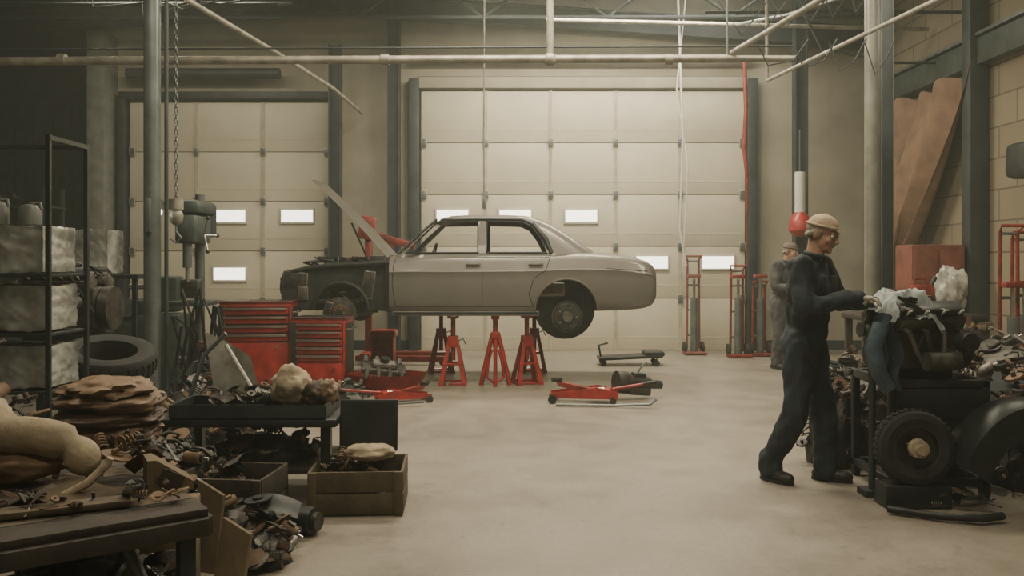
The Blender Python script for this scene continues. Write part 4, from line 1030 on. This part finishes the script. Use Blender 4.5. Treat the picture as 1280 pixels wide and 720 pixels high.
b.prism([(-.08,-.06,0),(.08,-.06,0),(.08,-.06,.03),(-.05,-.06,.12),(-.08,-.06,.12)],(0,.14,0),card_m); b.box((0,-.07,.05),(.08,.01,.05),woodD_m,rot=(0,.5,0)); b.T=Matrix(); b.done()
b = B('trim_bracket'); b.tube([(-1.60,3.1,.66),(-1.52,3.15,.70),(-1.47,3.2,.76),(-1.46,3.2,.78)],[.014,.016,.016,.012],cream_m,10); b.done()
b = B('wood_plank'); b.box((-1.62,2.92,.665),(.65,.09,.022),wood_m,rot=(0,0,.45),bev=.004); b.done()
b = B('flattened_cardboard'); b.sheet(lambda u,v:(-1.75+.34*u,3.05+.26*v-.1*u,.66+.02*math.sin(u*5)+.03*v*u),8,8,card_m,.006); b.done()
pile('small_parts_pile',(-1.55,3.52,.65),.30,.16,.16,44,.03,.07,base=False,mats=DARK+[brown_m,leather_m,card_m])
pile('small_parts_pile',(-1.30,3.15,.65),.14,.12,.06,18,.02,.045,base=False,mats=DARK+[brown_m])
pile('small_parts_pile',(-1.62,2.98,.65),.2,.1,.06,20,.02,.05,base=False,mats=DARK+[brown_m])
pile('scrap_parts_pile',(-1.6,3.3,.18),.4,.3,.3,40,.05,.09,mats=DARK+[brown_m,card_m])
pile('scrap_parts_pile',(-2.9,5.0,0),.45,.45,.8,50,.06,.13)

# ---------------------------------------------------------------- LIGHTS
def area(name, loc, sx, sy, e, col, rot=(0,0,0)):
    l = bpy.data.lights.new(name,'AREA'); l.shape='RECTANGLE'; l.size=sx; l.size_y=sy; l.energy=e; l.color=col
    o = bpy.data.objects.new(name,l); o.location=loc; o.rotation_euler=rot; bpy.context.scene.collection.objects.link(o); return o
warm=(1,.875,.635)
def fixture(c,L):
    b=B('ceiling_light_fixture'); b.box((c[0],c[1],c[2]+.08),(L,.5,.06),whitep_m,bev=.01)
    for dy in (-.15,0,.15): b.cyl((c[0]-L/2+.05,c[1]+dy,c[2]+.03),(c[0]+L/2-.05,c[1]+dy,c[2]+.03),.018,tube_m,seg=10)
    for dx in (-.4*L,.4*L): b.cyl((c[0]+dx,c[1],c[2]+.1),(c[0]+dx,c[1],6.0),.01,steel_d,seg=6)
    b.done()
for n_,c,L,e in (('a',(1.2,12.6,5.35),4.0,340),('b',(.6,8.2,5.4),3.6,320),('c',(.6,4.0,5.4),3.0,105),('d',(-4.6,11.6,5.3),2.4,95),('e',(4.4,7.4,5.3),1.6,100),('f',(-3.0,5.6,5.3),1.6,95),('g',(0,.6,5.3),3.0,60)):  # e and g are unseen fixtures added to brighten the right and lift shadows
    fixture(c,L); area('ceiling_lamp_'+n_,(c[0],c[1],c[2]-.02),L,.5,e,warm)
w = bpy.data.worlds.new('world'); bpy.context.scene.world=w; w.use_nodes=True
w.node_tree.nodes['Background'].inputs[0].default_value=(.55,.65,.62,1); w.node_tree.nodes['Background'].inputs[1].default_value=.05
vs = w.node_tree.nodes.new('ShaderNodeVolumeScatter'); vs.inputs['Density'].default_value=.0062; vs.inputs['Color'].default_value=(.88,.98,.90,1); vs.inputs['Anisotropy'].default_value=.1
w.node_tree.links.new(vs.outputs[0], w.node_tree.nodes['World Output'].inputs['Volume'])

# ---------------------------------------------------------------- CAMERA
cam = bpy.data.cameras.new('camera'); co = bpy.data.objects.new('camera',cam); bpy.context.scene.collection.objects.link(co)
co.location=(0,0,1.5); co.rotation_euler=(math.radians(90),0,0)
cam.lens=36*1100/1280; cam.sensor_width=36; cam.shift_y=-35/1280
bpy.context.scene.camera=co
bpy.context.scene.view_settings.view_transform='AgX'
